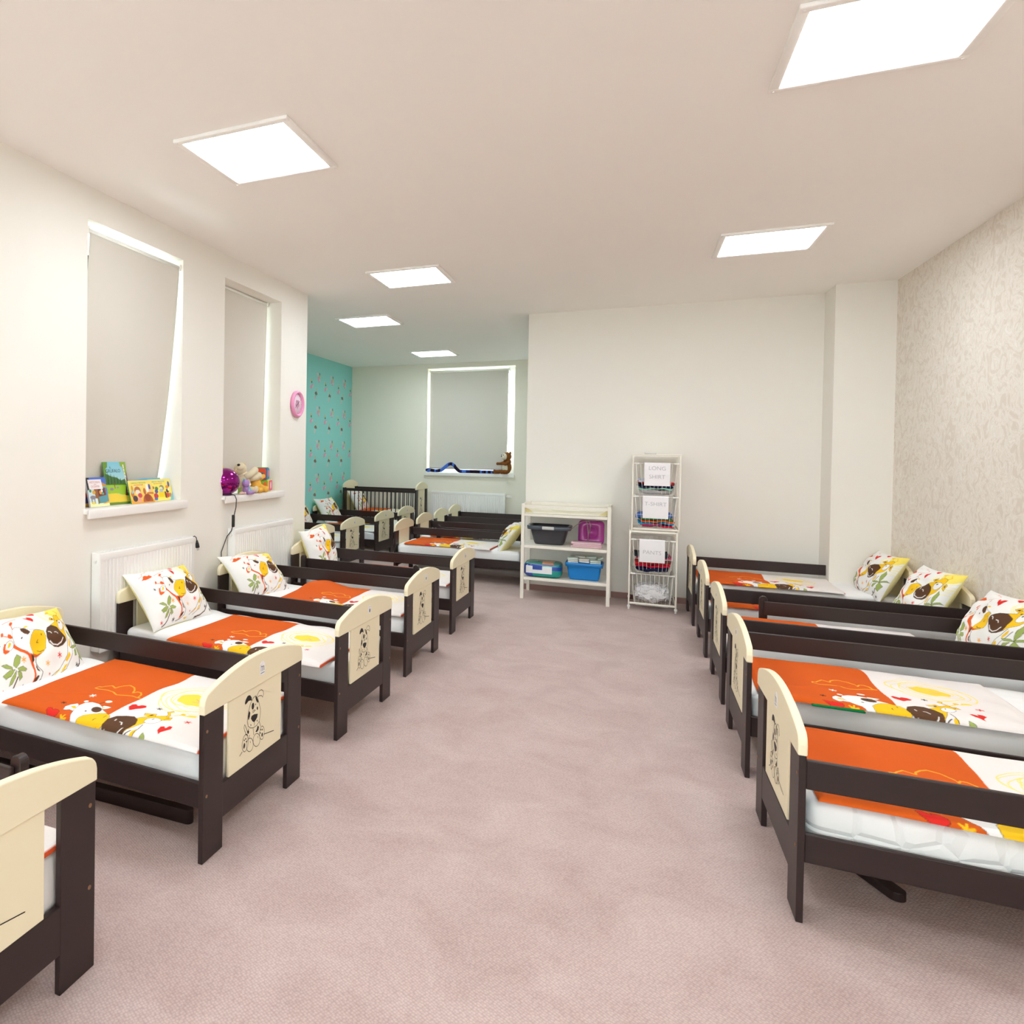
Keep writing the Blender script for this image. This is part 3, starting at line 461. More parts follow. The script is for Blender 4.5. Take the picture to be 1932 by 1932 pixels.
DOG_ART=[
('p','K',[(0.3109,0.4911),(0.2985,0.4904),(0.2875,0.4821),(0.2811,0.471),(0.2824,0.4634),(0.2936,0.4642),(0.3058,0.4698),(0.3218,0.4678),(0.3334,0.4631),(0.3302,0.4765),(0.3213,0.4865)],0),
('p','K',[(0.3611,0.4716),(0.3695,0.4645),(0.3804,0.4522),(0.3837,0.4416),(0.3748,0.4426),(0.3656,0.4537),(0.36,0.4659)],0),
('p','K',[(0.3503,0.4364),(0.3492,0.4326),(0.3473,0.4296),(0.3448,0.4275),(0.342,0.4266),(0.339,0.4271),(0.3362,0.4287),(0.3339,0.4315),(0.3323,0.435),(0.3315,0.439),(0.3316,0.4431),(0.3327,0.4468),(0.3345,0.4499),(0.337,0.4519),(0.3399,0.4528),(0.3429,0.4524),(0.3456,0.4508),(0.348,0.448),(0.3496,0.4445),(0.3504,0.4405)],0),
('p','K',[(0.3807,0.4191),(0.3805,0.4171),(0.3799,0.4155),(0.3789,0.4143),(0.3776,0.4138),(0.3761,0.414),(0.3746,0.4148),(0.3733,0.4161),(0.3722,0.4179),(0.3715,0.42),(0.3712,0.4221),(0.3714,0.4241),(0.372,0.4257),(0.373,0.4269),(0.3743,0.4274),(0.3758,0.4273),(0.3773,0.4265),(0.3786,0.4251),(0.3797,0.4233),(0.3804,0.4212)],0),
('p','K',[(0.3637,0.4394),(0.3636,0.4384),(0.3633,0.4376),(0.3628,0.4371),(0.3621,0.4368),(0.3614,0.4369),(0.3606,0.4373),(0.36,0.4379),(0.3594,0.4388),(0.3591,0.4399),(0.3589,0.4409),(0.359,0.4419),(0.3593,0.4427),(0.3598,0.4433),(0.3605,0.4435),(0.3612,0.4435),(0.3619,0.4431),(0.3626,0.4424),(0.3632,0.4415),(0.3635,0.4405)],0),
('p','K',[(0.3065,0.3987),(0.3049,0.4168),(0.3142,0.4299),(0.3213,0.4203),(0.3188,0.4064),(0.3111,0.3972)],0),
('p','K',[(0.3265,0.3965),(0.332,0.405),(0.3523,0.4049),(0.3789,0.3981),(0.3751,0.3849),(0.3618,0.3774),(0.3519,0.3741),(0.3384,0.3822)],0),
('p','K',[(0.3801,0.3517),(0.3893,0.3441),(0.3866,0.333),(0.3749,0.3281),(0.3629,0.3328),(0.3728,0.3393)],0),
('p','K',[(0.3075,0.3602),(0.3146,0.3505),(0.3108,0.3439),(0.301,0.3478),(0.302,0.3563)],0),
('p','K',[(0.2852,0.3064),(0.2841,0.3034),(0.2826,0.301),(0.2808,0.2993),(0.2788,0.2986),(0.277,0.2989),(0.2754,0.3001),(0.2742,0.3022),(0.2736,0.3049),(0.2736,0.308),(0.2741,0.3112),(0.2752,0.3142),(0.2767,0.3166),(0.2786,0.3183),(0.2805,0.319),(0.2824,0.3188),(0.2839,0.3175),(0.2851,0.3154),(0.2858,0.3127),(0.2858,0.3096)],0),
('p','K',[(0.4218,0.3009),(0.4211,0.2985),(0.42,0.2965),(0.4185,0.2953),(0.4168,0.2947),(0.415,0.295),(0.4134,0.2961),(0.412,0.2978),(0.4111,0.3001),(0.4106,0.3026),(0.4108,0.3052),(0.4114,0.3076),(0.4126,0.3095),(0.4141,0.3108),(0.4158,0.3113),(0.4175,0.3111),(0.4192,0.31),(0.4205,0.3083),(0.4215,0.306),(0.4219,0.3035)],0),
('p','K',[(0.2825,0.329),(0.2823,0.3281),(0.2819,0.3273),(0.2812,0.3269),(0.2802,0.3268),(0.2792,0.327),(0.2782,0.3275),(0.2772,0.3283),(0.2765,0.3293),(0.276,0.3304),(0.2758,0.3314),(0.2759,0.3324),(0.2764,0.3331),(0.2771,0.3335),(0.278,0.3337),(0.279,0.3334),(0.2801,0.3329),(0.281,0.3321),(0.2818,0.3311),(0.2823,0.3301)],0),
('p','K',[(0.2936,0.33),(0.2935,0.329),(0.293,0.3283),(0.2923,0.3279),(0.2914,0.3277),(0.2903,0.328),(0.2893,0.3285),(0.2883,0.3293),(0.2876,0.3303),(0.2871,0.3313),(0.2869,0.3324),(0.287,0.3333),(0.2875,0.3341),(0.2882,0.3345),(0.2891,0.3346),(0.2902,0.3344),(0.2912,0.3339),(0.2922,0.3331),(0.2929,0.3321),(0.2934,0.3311)],0),
('p','K',[(0.299,0.3184),(0.2988,0.3175),(0.2984,0.3168),(0.2976,0.3163),(0.2967,0.3162),(0.2957,0.3164),(0.2946,0.3169),(0.2936,0.3177),(0.2929,0.3187),(0.2924,0.3198),(0.2922,0.3209),(0.2923,0.3218),(0.2928,0.3225),(0.2935,0.323),(0.2945,0.3231),(0.2955,0.3229),(0.2966,0.3224),(0.2975,0.3216),(0.2983,0.3206),(0.2988,0.3195)],0),
('p','K',[(0.4045,0.3141),(0.4043,0.3132),(0.4038,0.3124),(0.403,0.3119),(0.402,0.3118),(0.4009,0.312),(0.3998,0.3126),(0.3988,0.3134),(0.3979,0.3145),(0.3974,0.3156),(0.3972,0.3167),(0.3973,0.3176),(0.3978,0.3184),(0.3986,0.3189),(0.3996,0.319),(0.4007,0.3188),(0.4019,0.3182),(0.4029,0.3174),(0.4037,0.3163),(0.4043,0.3152)],0),
('p','K',[(0.4096,0.3251),(0.4095,0.3241),(0.409,0.3233),(0.4082,0.3229),(0.4072,0.3227),(0.406,0.323),(0.4049,0.3235),(0.4039,0.3244),(0.4031,0.3254),(0.4025,0.3265),(0.4023,0.3276),(0.4025,0.3286),(0.4029,0.3293),(0.4037,0.3298),(0.4047,0.3299),(0.4059,0.3297),(0.407,0.3291),(0.408,0.3283),(0.4089,0.3273),(0.4094,0.3262)],0),
('p','K',[(0.4206,0.3219),(0.4205,0.3209),(0.42,0.3202),(0.4192,0.3197),(0.4182,0.3196),(0.417,0.3198),(0.4159,0.3203),(0.4148,0.3212),(0.414,0.3222),(0.4135,0.3233),(0.4133,0.3244),(0.4134,0.3254),(0.4139,0.3262),(0.4147,0.3266),(0.4157,0.3268),(0.4168,0.3265),(0.418,0.326),(0.419,0.3251),(0.4199,0.3241),(0.4204,0.323)],0),
('l','K',[(0.3305,0.4631),(0.3221,0.4554),(0.3124,0.4349),(0.3034,0.4085),(0.3011,0.3917),(0.3083,0.3732),(0.3246,0.3609),(0.3449,0.3548),(0.3712,0.3548),(0.3917,0.3644),(0.3989,0.3862),(0.3995,0.4101),(0.3898,0.4343),(0.3773,0.4592),(0.361,0.4731),(0.3447,0.472),(0.3334,0.4637)],0.0022),
('l','K',[(0.3694,0.4675),(0.3768,0.4758),(0.3885,0.4843),(0.4065,0.4844),(0.4207,0.4748),(0.4236,0.4603),(0.4165,0.4518),(0.4072,0.4606),(0.389,0.4652),(0.3772,0.4637)],0.0022),
('l','K',[(0.3531,0.3743),(0.3523,0.3612)],0.0022),
('l','K',[(0.3242,0.3751),(0.33,0.3702),(0.3244,0.3686)],0.0022),
('l','K',[(0.3707,0.3744),(0.3779,0.369),(0.3754,0.3758)],0.0022),
('l','K',[(0.3374,0.421),(0.3518,0.4217),(0.3607,0.4171)],0.0022),
('l','K',[(0.3393,0.4151),(0.3549,0.416)],0.0022),
('l','K',[(0.2804,0.3885),(0.2762,0.3797),(0.2804,0.3667),(0.2909,0.3499),(0.3052,0.3405)],0.0022),
('l','K',[(0.2816,0.3881),(0.2961,0.3656),(0.302,0.3534)],0.0022),
('l','K',[(0.3131,0.3627),(0.3065,0.3547)],0.0022),
('l','K',[(0.3183,0.3359),(0.3129,0.3261)],0.0022),
('l','K',[(0.3917,0.3644),(0.4025,0.3411)],0.0022),
('l','K',[(0.345,0.3518),(0.3497,0.3264)],0.0022),
('l','K',[(0.3076,0.3077),(0.3054,0.3001),(0.3018,0.2937),(0.2972,0.2888),(0.2918,0.2858),(0.2861,0.285),(0.2804,0.2863),(0.2751,0.2897),(0.2706,0.2949),(0.2671,0.3015),(0.265,0.3092),(0.2642,0.3173),(0.265,0.3254),(0.2672,0.3329),(0.2707,0.3394),(0.2752,0.3443),(0.2805,0.3473),(0.2862,0.3483),(0.2919,0.3471),(0.2973,0.3438),(0.3019,0.3386),(0.3054,0.3319),(0.3076,0.3242),(0.3084,0.3159),(0.3076,0.3077)],0.0022),
('l','K',[(0.3465,0.2869),(0.3444,0.281),(0.3406,0.2762),(0.3355,0.273),(0.3294,0.2714),(0.3227,0.2716),(0.3159,0.2737),(0.3094,0.2773),(0.3037,0.2823),(0.2991,0.2884),(0.296,0.295),(0.2946,0.3019),(0.2949,0.3084),(0.2969,0.3143),(0.3006,0.319),(0.3056,0.3223),(0.3116,0.3239),(0.3183,0.3238),(0.3251,0.3219),(0.3317,0.3183),(0.3375,0.3133),(0.3421,0.3072),(0.3453,0.3005),(0.3468,0.2935),(0.3465,0.2869)],0.0022),
('l','K',[(0.3996,0.2869),(0.3975,0.2811),(0.3937,0.2765),(0.3884,0.2733),(0.3821,0.2719),(0.3752,0.2722),(0.3681,0.2743),(0.3614,0.278),(0.3554,0.283),(0.3507,0.289),(0.3475,0.2956),(0.3459,0.3023),(0.3462,0.3088),(0.3483,0.3145),(0.352,0.3191),(0.3572,0.3223),(0.3634,0.3238),(0.3702,0.3236),(0.3773,0.3217),(0.3841,0.3181),(0.3901,0.3131),(0.395,0.307),(0.3983,0.3003),(0.3999,0.2934),(0.3996,0.2869)],0.0022),
('l','K',[(0.4327,0.3043),(0.4312,0.2979),(0.4286,0.2924),(0.4251,0.2882),(0.4208,0.2856),(0.416,0.2848),(0.4112,0.2858),(0.4066,0.2885),(0.4025,0.2927),(0.3992,0.2983),(0.3969,0.3047),(0.3958,0.3115),(0.396,0.3183),(0.3974,0.3247),(0.3999,0.3301),(0.4034,0.3343),(0.4077,0.337),(0.4124,0.3379),(0.4172,0.337),(0.4219,0.3343),(0.426,0.3301),(0.4294,0.3245),(0.4317,0.3181),(0.4328,0.3112),(0.4327,0.3043)],0.0022),
('l','K',[(0.323,0.3107),(0.326,0.3037)],0.0022),
('l','K',[(0.3813,0.3093),(0.3832,0.3026)],0.0022),
('l','K',[(0.4297,0.3004),(0.5105,0.2872)],0.003),
('l','K',[(0.2646,0.2911),(0.2474,0.2826)],0.003)]

# ------------------------------------------------------------------ room
XL, XR, XC, XA = -2.766, 1.935, -0.995, -4.38
YE, YB, YA, YF = 6.06, 7.79, 11.5, -4.6
HC = 2.897
struct(MB().box((-4.9, -5.1, -0.12), (2.4, 12.1, 0)).build('floor', carpet_mat()))
struct(MB().box((-4.9, -5.1, HC), (2.4, 12.1, HC + 0.15)).build('ceiling', M_ceil))
WT = 0.30
def wall_with_openings(name, m, fn, a0, a1, z0, z1, ops):
    """wall strip along a with rectangular openings (a, b, zlo, zhi); fn(a, z, depth)"""
    b = MB(); cuts = sorted(ops); cur = a0
    def slab(p, q, r, s):
        vs = [fn(p, r, 0), fn(q, r, 0), fn(q, s, 0), fn(p, s, 0), fn(p, r, WT), fn(q, r, WT), fn(q, s, WT), fn(p, s, WT)]
        b.add(vs, [(0, 1, 2, 3), (7, 6, 5, 4), (0, 4, 5, 1), (1, 5, 6, 2), (2, 6, 7, 3), (3, 7, 4, 0)])
    for (p, q, r, s) in cuts:
        slab(cur, p, z0, z1); slab(p, q, z0, r); slab(p, q, s, z1); cur = q
    slab(cur, a1, z0, z1)
    return struct(b.build(name, m))
W1 = (3.07, 4.01, 1.05, 2.715); W2 = (4.56, 5.515, 1.05, 2.722); W3 = (-3.06, -1.655, 1.085, 2.822)
wall_with_openings('wall_left', M_wall, lambda a, z, d: (XL - d, a, z), YF, YE, 0, HC, [W1, W2])
struct(MB().box((XA, YE - 0.3, 0), (XL - WT, YE, HC)).build('wall_alcove_front', M_wall))
wall_with_openings('wall_alcove_back', M_alc, lambda a, z, d: (a, YA + d, z), XA - 0.3, XC + 0.0, 0, HC, [W3])
struct(MB().box((XC, YB, 0), (XR + 0.3, YA + 0.3, HC)).build('wall_back', M_wall))
struct(MB().box((1.525, 7.42, 0), (XR, YB, HC)).build('wall_pilaster', M_wall))
struct(MB().box((XR, YF - 0.3, 0), (XR + 0.3, YB, HC)).build('wall_right', swirl_paper_mat()))
W4 = (-1.75, 1.05, 0.90, 2.45)  # opening for the unseen window added to let in frontal fill
wall_with_openings('wall_front', M_wall, lambda a, z, d: (a, YF - d, z), XL - WT, XR, 0, HC, [W4])

# teal wallpaper wall with its printed flower sprigs
M_pinkf = mat('wallpaper_pink', (226, 168, 196), 0.8, 0.2, 0.02); M_palef = mat('wallpaper_pale_petal', (226, 206, 204), 0.8, 0.2, 0.02)
M_stem = mat('wallpaper_brown_stem', (142, 122, 110), 0.8, 0.2, 0.02); M_yelf = mat('wallpaper_yellow_bud', (220, 206, 140), 0.8, 0.2, 0.02); M_grnf = mat('wallpaper_green_leaf', (104, 132, 84), 0.8, 0.2, 0.02)
tw = MB().box((XA - 0.3, YE - 0.3, 0), (XA, YA, HC))
def blob(y, z, ry, rz, mi, rot=0.0, k=0):
    pts = []
    for i in range(9):
        t = 2 * math.pi * i / 9; q = 1 + 0.22 * math.sin(3 * t + y * 7)
        a, b = ry * q * math.cos(t), rz * q * math.sin(t)
        pts.append((XA + 0.0006 + 0.0002 * k, y + a * math.cos(rot) - b * math.sin(rot), z + a * math.sin(rot) + b * math.cos(rot)))
    tw.add(pts, [tuple(range(9))], mi)
for i in range(-7, 4):
    for j in range(-4, 3):
        y0, z0 = 10.063 + i * 0.545, 2.576 + (j - 1) * 0.522
        if z0 + .52 > HC + .4: continue
        for (dy, dz, bl) in ((0, 0, 'A'), (-0.279, -0.141, 'B'), (-0.134, -0.271, 'C')):
            y, z = y0 + dy, z0 + dz
            if not (YE + .1 < y < YA - .06 and .1 < z < HC - .08): continue
            if bl == 'A':
                blob(y - .06, z + .045, .03, .024, 2, .3); blob(y - .03, z - .02, .042, .030, 1, .5); blob(y + .025, z - .045, .028, .02, 2, -.4); blob(y + .03, z + .01, .022, .03, 4); blob(y + .025, z + .05, .016, .026, 3, .2); blob(y - .005, z - .07, .02, .016, 1)
            elif bl == 'B':
                blob(y - .01, z + .075, .02, .024, 4, .4); blob(y + .0, z + .045, .022, .018, 5); blob(y - .02, z - .03, .036, .032, 1, .4); blob(y + .045, z - .015, .028, .018, 2, .6); blob(y + .02, z + .005, .022, .016, 1)
            else:
                blob(y + .03, z + .07, .014, .035, 4, -.2); blob(y + .01, z + .02, .036, .024, 3, .5); blob(y + .05, z + .01, .022, .024, 3, -.5); blob(y - .02, z - .06, .026, .022, 2); blob(y - .0, z - .03, .016, .02, 2)
struct(tw.build('wall_alcove_left', [M_teal, M_pinkf, M_palef, M_stem, M_yelf, M_grnf]))

struct(MB().box((XC, YB - 0.012, 0), (1.525, YB, 0.058)).build('baseboard_back', M_base))
struct(MB().box((1.513, 7.408, 0), (1.525, YB - 0.012, 0.058)).box((1.513, 7.408, 0), (XR, 7.42, 0.058)).build('baseboard_pilaster', M_base))
struct(MB().box((XR - 0.012, YF, 0), (XR, 7.408, 0.058)).build('baseboard_right', M_base))
struct(MB().box((XL, YF, 0), (XL + 0.012, YE, 0.058)).build('baseboard_left', M_base))
struct(MB().box((XA, YA - 0.012, 0), (XC, YA, 0.058)).build('baseboard_alcove', M_base))
struct(MB().box((XC - 0.012, YB - 0.012, 0), (XC, YA - 0.012, 0.058)).build('baseboard_inner', M_base))

# windows: frame, glass, handle and sill set in the reveal
def window(name, fn, a0, a1, z0, z1, handle_a, sill0, sill1, sill_out):
    d0, d1 = 0.20, 0.262
    def bx(b, p, q, r, s, e0, e1, rnd=0):
        P, Q = fn(p, r, e0), fn(q, s, e1)
        lo = tuple(min(P[i], Q[i]) for i in range(3)); hi = tuple(max(P[i], Q[i]) for i in range(3))
        return b.rbox(lo, hi, rnd) if rnd else b.box(lo, hi)
    f = MB()
    for (p, q, r, s) in ((a0, a0 + .05, z0, z1), (a1 - .05, a1, z0, z1), (a0 + .05, a1 - .05, z0, z0 + .05), (a0 + .05, a1 - .05, z1 - .05, z1)): bx(f, p, q, r, s, d0 + .02, d1 + .02)
    i0, i1, k0, k1 = a0 + .035, a1 - .035, z0 + .035, z1 - .035
    for (p, q, r, s) in ((i0, i0 + .07, k0, k1), (i1 - .07, i1, k0, k1), (i0 + .07, i1 - .07, k0, k0 + .07), (i0 + .07, i1 - .07, k1 - .07, k1)): bx(f, p, q, r, s, d0, d1, .006)
    o = struct(f.build(name, M_frame))
    g = MB(); bx(g, i0 + .065, i1 - .065, k0 + .065, k1 - .065, .228, .234); g.build('pane', M_glass, o)
    h = MB(); bx(h, handle_a - .015, handle_a + .015, 1.72, 1.79, d0 - .012, d0, .004); bx(h, handle_a - .01, handle_a + .01, 1.64, 1.76, d0 - .04, d0 - .022, .006); bx(h, handle_a - .009, handle_a + .009, 1.742, 1.76, d0 - .03, d0 - .01)
    h.build('handle', M_frame, o)
    zs = z0 + 0.028
    s = MB(); bx(s, sill0, sill1, zs - .03, zs, -sill_out, d0 + .02, .006); bx(s, sill0, sill1, zs - .055, zs, -sill_out - .001, -sill_out + .017, .006)
    s.build('window_sill', M_sill, o)
    return o
fl = lambda a, z, d: (XL - d, a, z)
fa = lambda a, z, d: (a, YA + d, z)
def opening(W): return W[0], W[1], W[2], W[3]
window('window_1', fl, 3.07, 4.01, 1.047, 2.715, 3.94, 3.055, 4.04, .042)
window('window_2', fl, 4.56, 5.515, 1.047, 2.722, 5.445, 4.545, 5.54, .042)
window('window_3', fa, -3.06, -1.655, 1.082, 2.822, -1.72, -3.075, -1.64, .042)
window('added_fill_window', lambda a, z, d: (a, YF - d, z), -1.75, 1.05, .90, 2.45, .98, -1.765, 1.065, .042)  # added in the unseen wall so daylight fills the room from the front

# roller blinds
def blind(label, fn, a0, a1, zt, zb, depth, curl):
    t = thing('roller_blind', label, 'blind', fn((a0 + a1) / 2, zb, depth(0.5, 1)), 0, 'roller blinds')
    off = -Vector(t.location)
    n, m = 26, 60
    A, T = np.meshgrid(np.linspace(0, 1, n), np.linspace(0, 1, m), indexing='ij')
    P = np.array([[fn(a0 + (a1 - a0) * A[i, j] - curl * max(0, T[i, j] - .45) ** 2 * max(0, A[i, j] - .5) * 2, zt + (zb - zt) * T[i, j], depth(A[i, j], T[i, j])) for j in range(m)] for i in range(n)])
    me = grid_mesh('fabric', P[..., 0] + off.x, P[..., 1] + off.y, P[..., 2] + off.z, None, [M_blind])
    f = link('fabric', me, t)
    sm = f.modifiers.new('thickness', 'SOLIDIFY'); sm.thickness = 0.0012
    d = depth(0.5, 0)
    p, q = Vector(fn(a0 - .004, zt + .012, d + .012)) + off, Vector(fn(a1 + .004, zt + .012, d + .012)) + off
    MB().cyl(p, q, .014, n=20).build('roller_tube', M_plast, t)
    for a in (a0 - .02, a1 + .006):
        c = [Vector(fn(a + s, zt + .012 + r, d + e)) + off for s, r, e in ((0, -.02, -.006), (.014, .022, .04))]
        MB().rbox([min(c[0][i], c[1][i]) for i in range(3)], [max(c[0][i], c[1][i]) for i in range(3)], .004).build('bracket', M_plast, t)
    b0, b1 = Vector(fn(a0, zb, depth(0, 1))) + off, Vector(fn(a1 - curl * .3, zb, depth(1, 1))) + off
    MB().cyl(b0, b1, .005, n=10).build('bottom_bar', M_blind, t)
    return t
blind('grey roller blind hanging askew behind the picture books', fl, 3.105, 3.985, 2.648, 1.13, lambda a, t: .018 + .150 * t ** 1.25 + .018 * max(0, a - .6) * t * t, .10)
blind('narrow looking grey roller blind behind the soft toys', fl, 4.60, 5.475, 2.695, 1.12, lambda a, t: .125 + .03 * t + .008 * t ** 6 * math.sin(a * 9), .03)
blind('wide grey roller blind above the blue toy snake in the alcove', fa, -3.02, -1.768, 2.762, 1.17, lambda a, t: .075 + .03 * t - .012 * t ** 5 * math.sin(a * 7 + 1), .04)

# ------------------------------------------------------------------ ceiling lights
M_diff = emit_mat('light_diffuser', (237, 248, 255), LAMP)
M_lampf = mat('lamp_frame_enamel', (247, 245, 241), 0.5, 0.4, 0.01)
lf = MB()
for a, b in (((-.302, -.302, -.018), (.302, -.268, 0)), ((-.302, .268, -.018), (.302, .302, 0)), ((-.302, -.268, -.018), (-.268, .268, 0)), ((.268, -.268, -.018), (.302, .268, 0))): lf.rbox(a, b, .004, seg=2)
me_lf = lf.mesh('frame', M_lampf)
me_ld = MB().box((-.268, -.268, -.013), (.268, .268, -.004)).mesh('diffuser', M_diff)
me_lc = MB().lathe([(.0, -.021), (.005, -.020), (.006, -.017)], (0, 0, 0), 10).mesh('corner_clip', M_rad)
for x, y, lab in ((-1.685, 3.082, 'square ceiling light panel nearest the tall left window'), (-1.678, 5.76, 'square ceiling light panel above the second left window, before the alcove'),
                  (-2.655, 7.51, 'square ceiling light panel at the mouth of the alcove'), (-2.63, 10.265, 'small looking ceiling light panel deepest in the alcove'),
                  (0.803, 5.757, 'square ceiling light panel near the pilaster and patterned wall'), (0.765, 3.105, 'largest ceiling light panel, cut off by the top right edge'),
                  (-1.685, 0.42, 'added unseen ceiling light panel behind the viewer on the window side'), (0.765, 0.42, 'added unseen ceiling light panel behind the viewer on the patterned wall side'),  # this row and the next are unseen panels added for even fill light
                  (-1.685, -2.26, 'added unseen ceiling light panel furthest behind the viewer on the window side'), (0.765, -2.26, 'added unseen ceiling light panel furthest behind the viewer on the patterned wall side')):
    t = thing('ceiling_light', lab, 'ceiling light', (x, y, HC), 0, 'ceiling light panels')
    link('frame', me_lf, t); link('diffuser', me_ld, t)
    for sx in (-1, 1):
        for sy in (-1, 1): link('corner_clip', me_lc, t, Matrix.Translation((sx * .287, sy * .287, 0)))

# ------------------------------------------------------------------ radiators
def radiator(label, loc, rz, w, h, valve_left):
    t = thing('radiator', label, 'radiator', loc, rz, 'white panel radiators'); t.scale = (1, .7, 1)
    b = MB(); n = int(w / 0.0333); pitch = (w - .05) / n; prof = [(0.0, 0.0), (.025, 0.0)]
    for i in range(n):
        x = .025 + i * pitch
        prof += [(x + pitch * .30, .0), (x + pitch * .42, .009), (x + pitch * .70, .009), (x + pitch * .82, .0)]
    prof += [(w - .02, 0), (w, 0), (w, .014), (0, .014)]
    z0, z1 = .035, h - .045
    b.prism(prof, lambda a, c, d: (a, c, d), z0, z1)
    b.rbox((0, 0, z1), (w, .014, h - .004), .005); b.rbox((0, 0, 0), (w, .014, z0), .005)
    b.build('front_panel', M_rad, t)
    MB().box((.01, .08, .01), (w - .01, .094, h - .02)).build('rear_panel', M_rad, t)
    MB().box((.03, .03, .04), (w - .03, .07, h - .06)).build('convector', M_rad, t)
    g = MB(); g.box((.004, .014, h - .012), (w - .004, .02, h)); g.box((.004, .09, h - .012), (w - .004, .096, h)); k = int(w / .03)
    for i in range(k + 1):
        x = .004 + (w - .02) * i / k; g.box((x, .02, h - .008), (x + .012, .09, h - .001))
    g.build('top_grille', M_rad, t)
    for x in (0, w - .008):
        MB().rbox((x, .012, .004), (x + .008, .096, h - .002), .003).build('side_cover', M_rad, t)
    xv = -0.0 if valve_left else w
    s = -1 if valve_left else 1
    MB().cyl((xv - s * .002, .05, h - .05), (xv + s * .012, .05, h - .05), .011).cyl((xv + s * .012, .05, h - .05), (xv + s * .016, .05, h - .05), .006).build('air_vent', M_plast, t)
    x2 = w if valve_left else 0
    s2 = -s
    MB().cyl((x2 - s2 * .002, .05, h - .05), (x2 + s2 * .02, .05, h - .05), .009).build('end_plug', M_plast, t)
    return t
radiator('white radiator under the window with picture books', (-2.694, 3.120, .252), math.pi / 2, .955, .572, True)
radiator('white radiator under the soft toy window, beside the black cord', (-2.694, 4.635, .252), math.pi / 2, 1.03, .572, True)
ra = radiator('wide white radiator below the alcove window', (-2.935, YA - .085, .25), 0, 1.17, .555, True)
MB().cyl((1.17, .05, .505), (1.20, .05, .505), .010).cyl((1.195, .05, .505), (1.26, .05, .505), .022, .019, 18).build('thermostat_valve', M_plast, ra)

# ------------------------------------------------------------------ toddler beds
BL, BW = 1.425, 0.755          # length and width of a bed; local x runs from foot to head
def crown_poly(w, zb, zs, zt, r=.03):
    h = w / 2; pts = [(0.0, zb), (w, zb)]
    f = lambda s: zt - (zt - zs) * ((s - h) / h) ** 2
    e_ = list(np.linspace(0, r, 9)); ss = e_ + list(np.linspace(r, w - r, 26))[1:-1] + [w - x for x in reversed(e_)]
    out = []
    for q in reversed(ss):                # soften the two upper corners
        e = min(q, w - q); z = f(q)
        if e < r: z -= r - math.sqrt(max(0, r * r - (r - e) ** 2))
        out.append((q, z))
    return pts + out
def ribbon(mb, pts, w, fn, mi):
    for (a, b), (c, d) in zip(pts[:-1], pts[1:]):
        dx, dz = c - a, d - b; l = math.hypot(dx, dz)
        if l < 1e-6: continue
        ux, uz = dx / l * w * .4, dz / l * w * .4; px, pz = -dz / l * w / 2, dx / l * w / 2
        q = [(a - ux + px, b - uz + pz), (c + ux + px, d + uz + pz), (c + ux - px, d + uz - pz), (a - ux - px, b - uz - pz)]
        mb.add([fn(*p) for p in q], [(0, 1, 2, 3)], mi)
S2Y = lambda s: BW - s        # s runs left to right for someone looking at the outside of the foot end
def bevelled(name, mat_, poly, fn, d0, d1, r=.004):
    mb = MB().prism(poly, fn, d0, d1)
    bm = bmesh.new(); vs = [bm.verts.new(p) for p in mb.v]
    for f in mb.f: bm.faces.new([vs[i] for i in f])
    bmesh.ops.recalc_face_normals(bm, faces=bm.faces[:])
    ed = [e for e in bm.edges if len(e.link_faces) == 2 and e.calc_face_angle(0) > 1.0]
    bmesh.ops.bevel(bm, geom=ed, offset=r, segments=2, profile=.5, affect='EDGES')
    o = MB(); o.bm(bm); return o.mesh(name, mat_)
me_foot_crown = bevelled('footboard', M_cream, crown_poly(BW, .513, .575, .636), lambda s, z, d: (d, S2Y(s), z), -.004, .021)
me_head_crown = bevelled('headboard', M_cream, crown_poly(BW, .513, .575, .636), lambda s, z, d: (BL - d, S2Y(s), z), -.004, .021)
pm = MB(); pm.rbox((.004, BW - .573, .205), (.014, BW - .172, .520), .002, 0, 2, False)
for k, c, pts, o in DOG_ART:
    fn = lambda s, z: (.0034, S2Y(s), z)
    if k == 'p': pm.add([fn(*p) for p in pts], [tuple(range(len(pts)))], 1)
    else: ribbon(pm, pts, o, fn, 1)
me_dog_panel = pm.mesh('picture_panel', [M_cream, M_ink])
me_head_panel = MB().rbox((BL - .014, BW - .573, .205), (BL - .004, BW - .172, .520), .002, 0, 2, False).mesh('plain_panel', M_cream)
me_sticker = None
def sticker_mesh(kind):
    sm = MB(); c = BW / 2 + .02; cz = .575
    if kind == 'arch': pts = [(c - .019, cz - .028), (c + .019, cz - .028)] + [(c + .019 * math.cos(t), cz + .006 + .019 * math.sin(t)) for t in np.linspace(0, math.pi, 12)]
    else: pts = [(c + .019 * math.cos(t), cz + .023 * math.sin(t)) for t in np.linspace(0, 2 * math.pi, 20, endpoint=False)]
    sm.prism(pts, lambda s, z, d: (d, S2Y(s), z), -.0052, -.0038, 0)
    fn = lambda s, z: (-.0055, S2Y(s), z)
    if kind == 'arch':
        for q in ([(c - .013, cz + .012), (c - .012, cz - .012)], [(c - .013, cz + .006), (c + .01, cz + .004), (c + .012, cz - .012)], [(c - .004, cz + .003), (c - .004, cz - .012)], [(c + .004, cz + .005), (c + .004, cz - .012)], [(c - .014, cz - .02), (c + .014, cz - .02)]): ribbon(sm, q, .0025, fn, 1)
    else:
        sm.add([fn(c + .009 * math.cos(t), cz - .006 + .011 * math.sin(t)) for t in np.linspace(0, 2 * math.pi, 12, endpoint=False)], [tuple(range(12))], 1)
        ribbon(sm, [(c - .006, cz + .012), (c + .007, cz + .014)], .002, fn, 1)
    return sm.mesh('sticker', [M_paper, mat('grey_ink', (92, 92, 98), .6)])
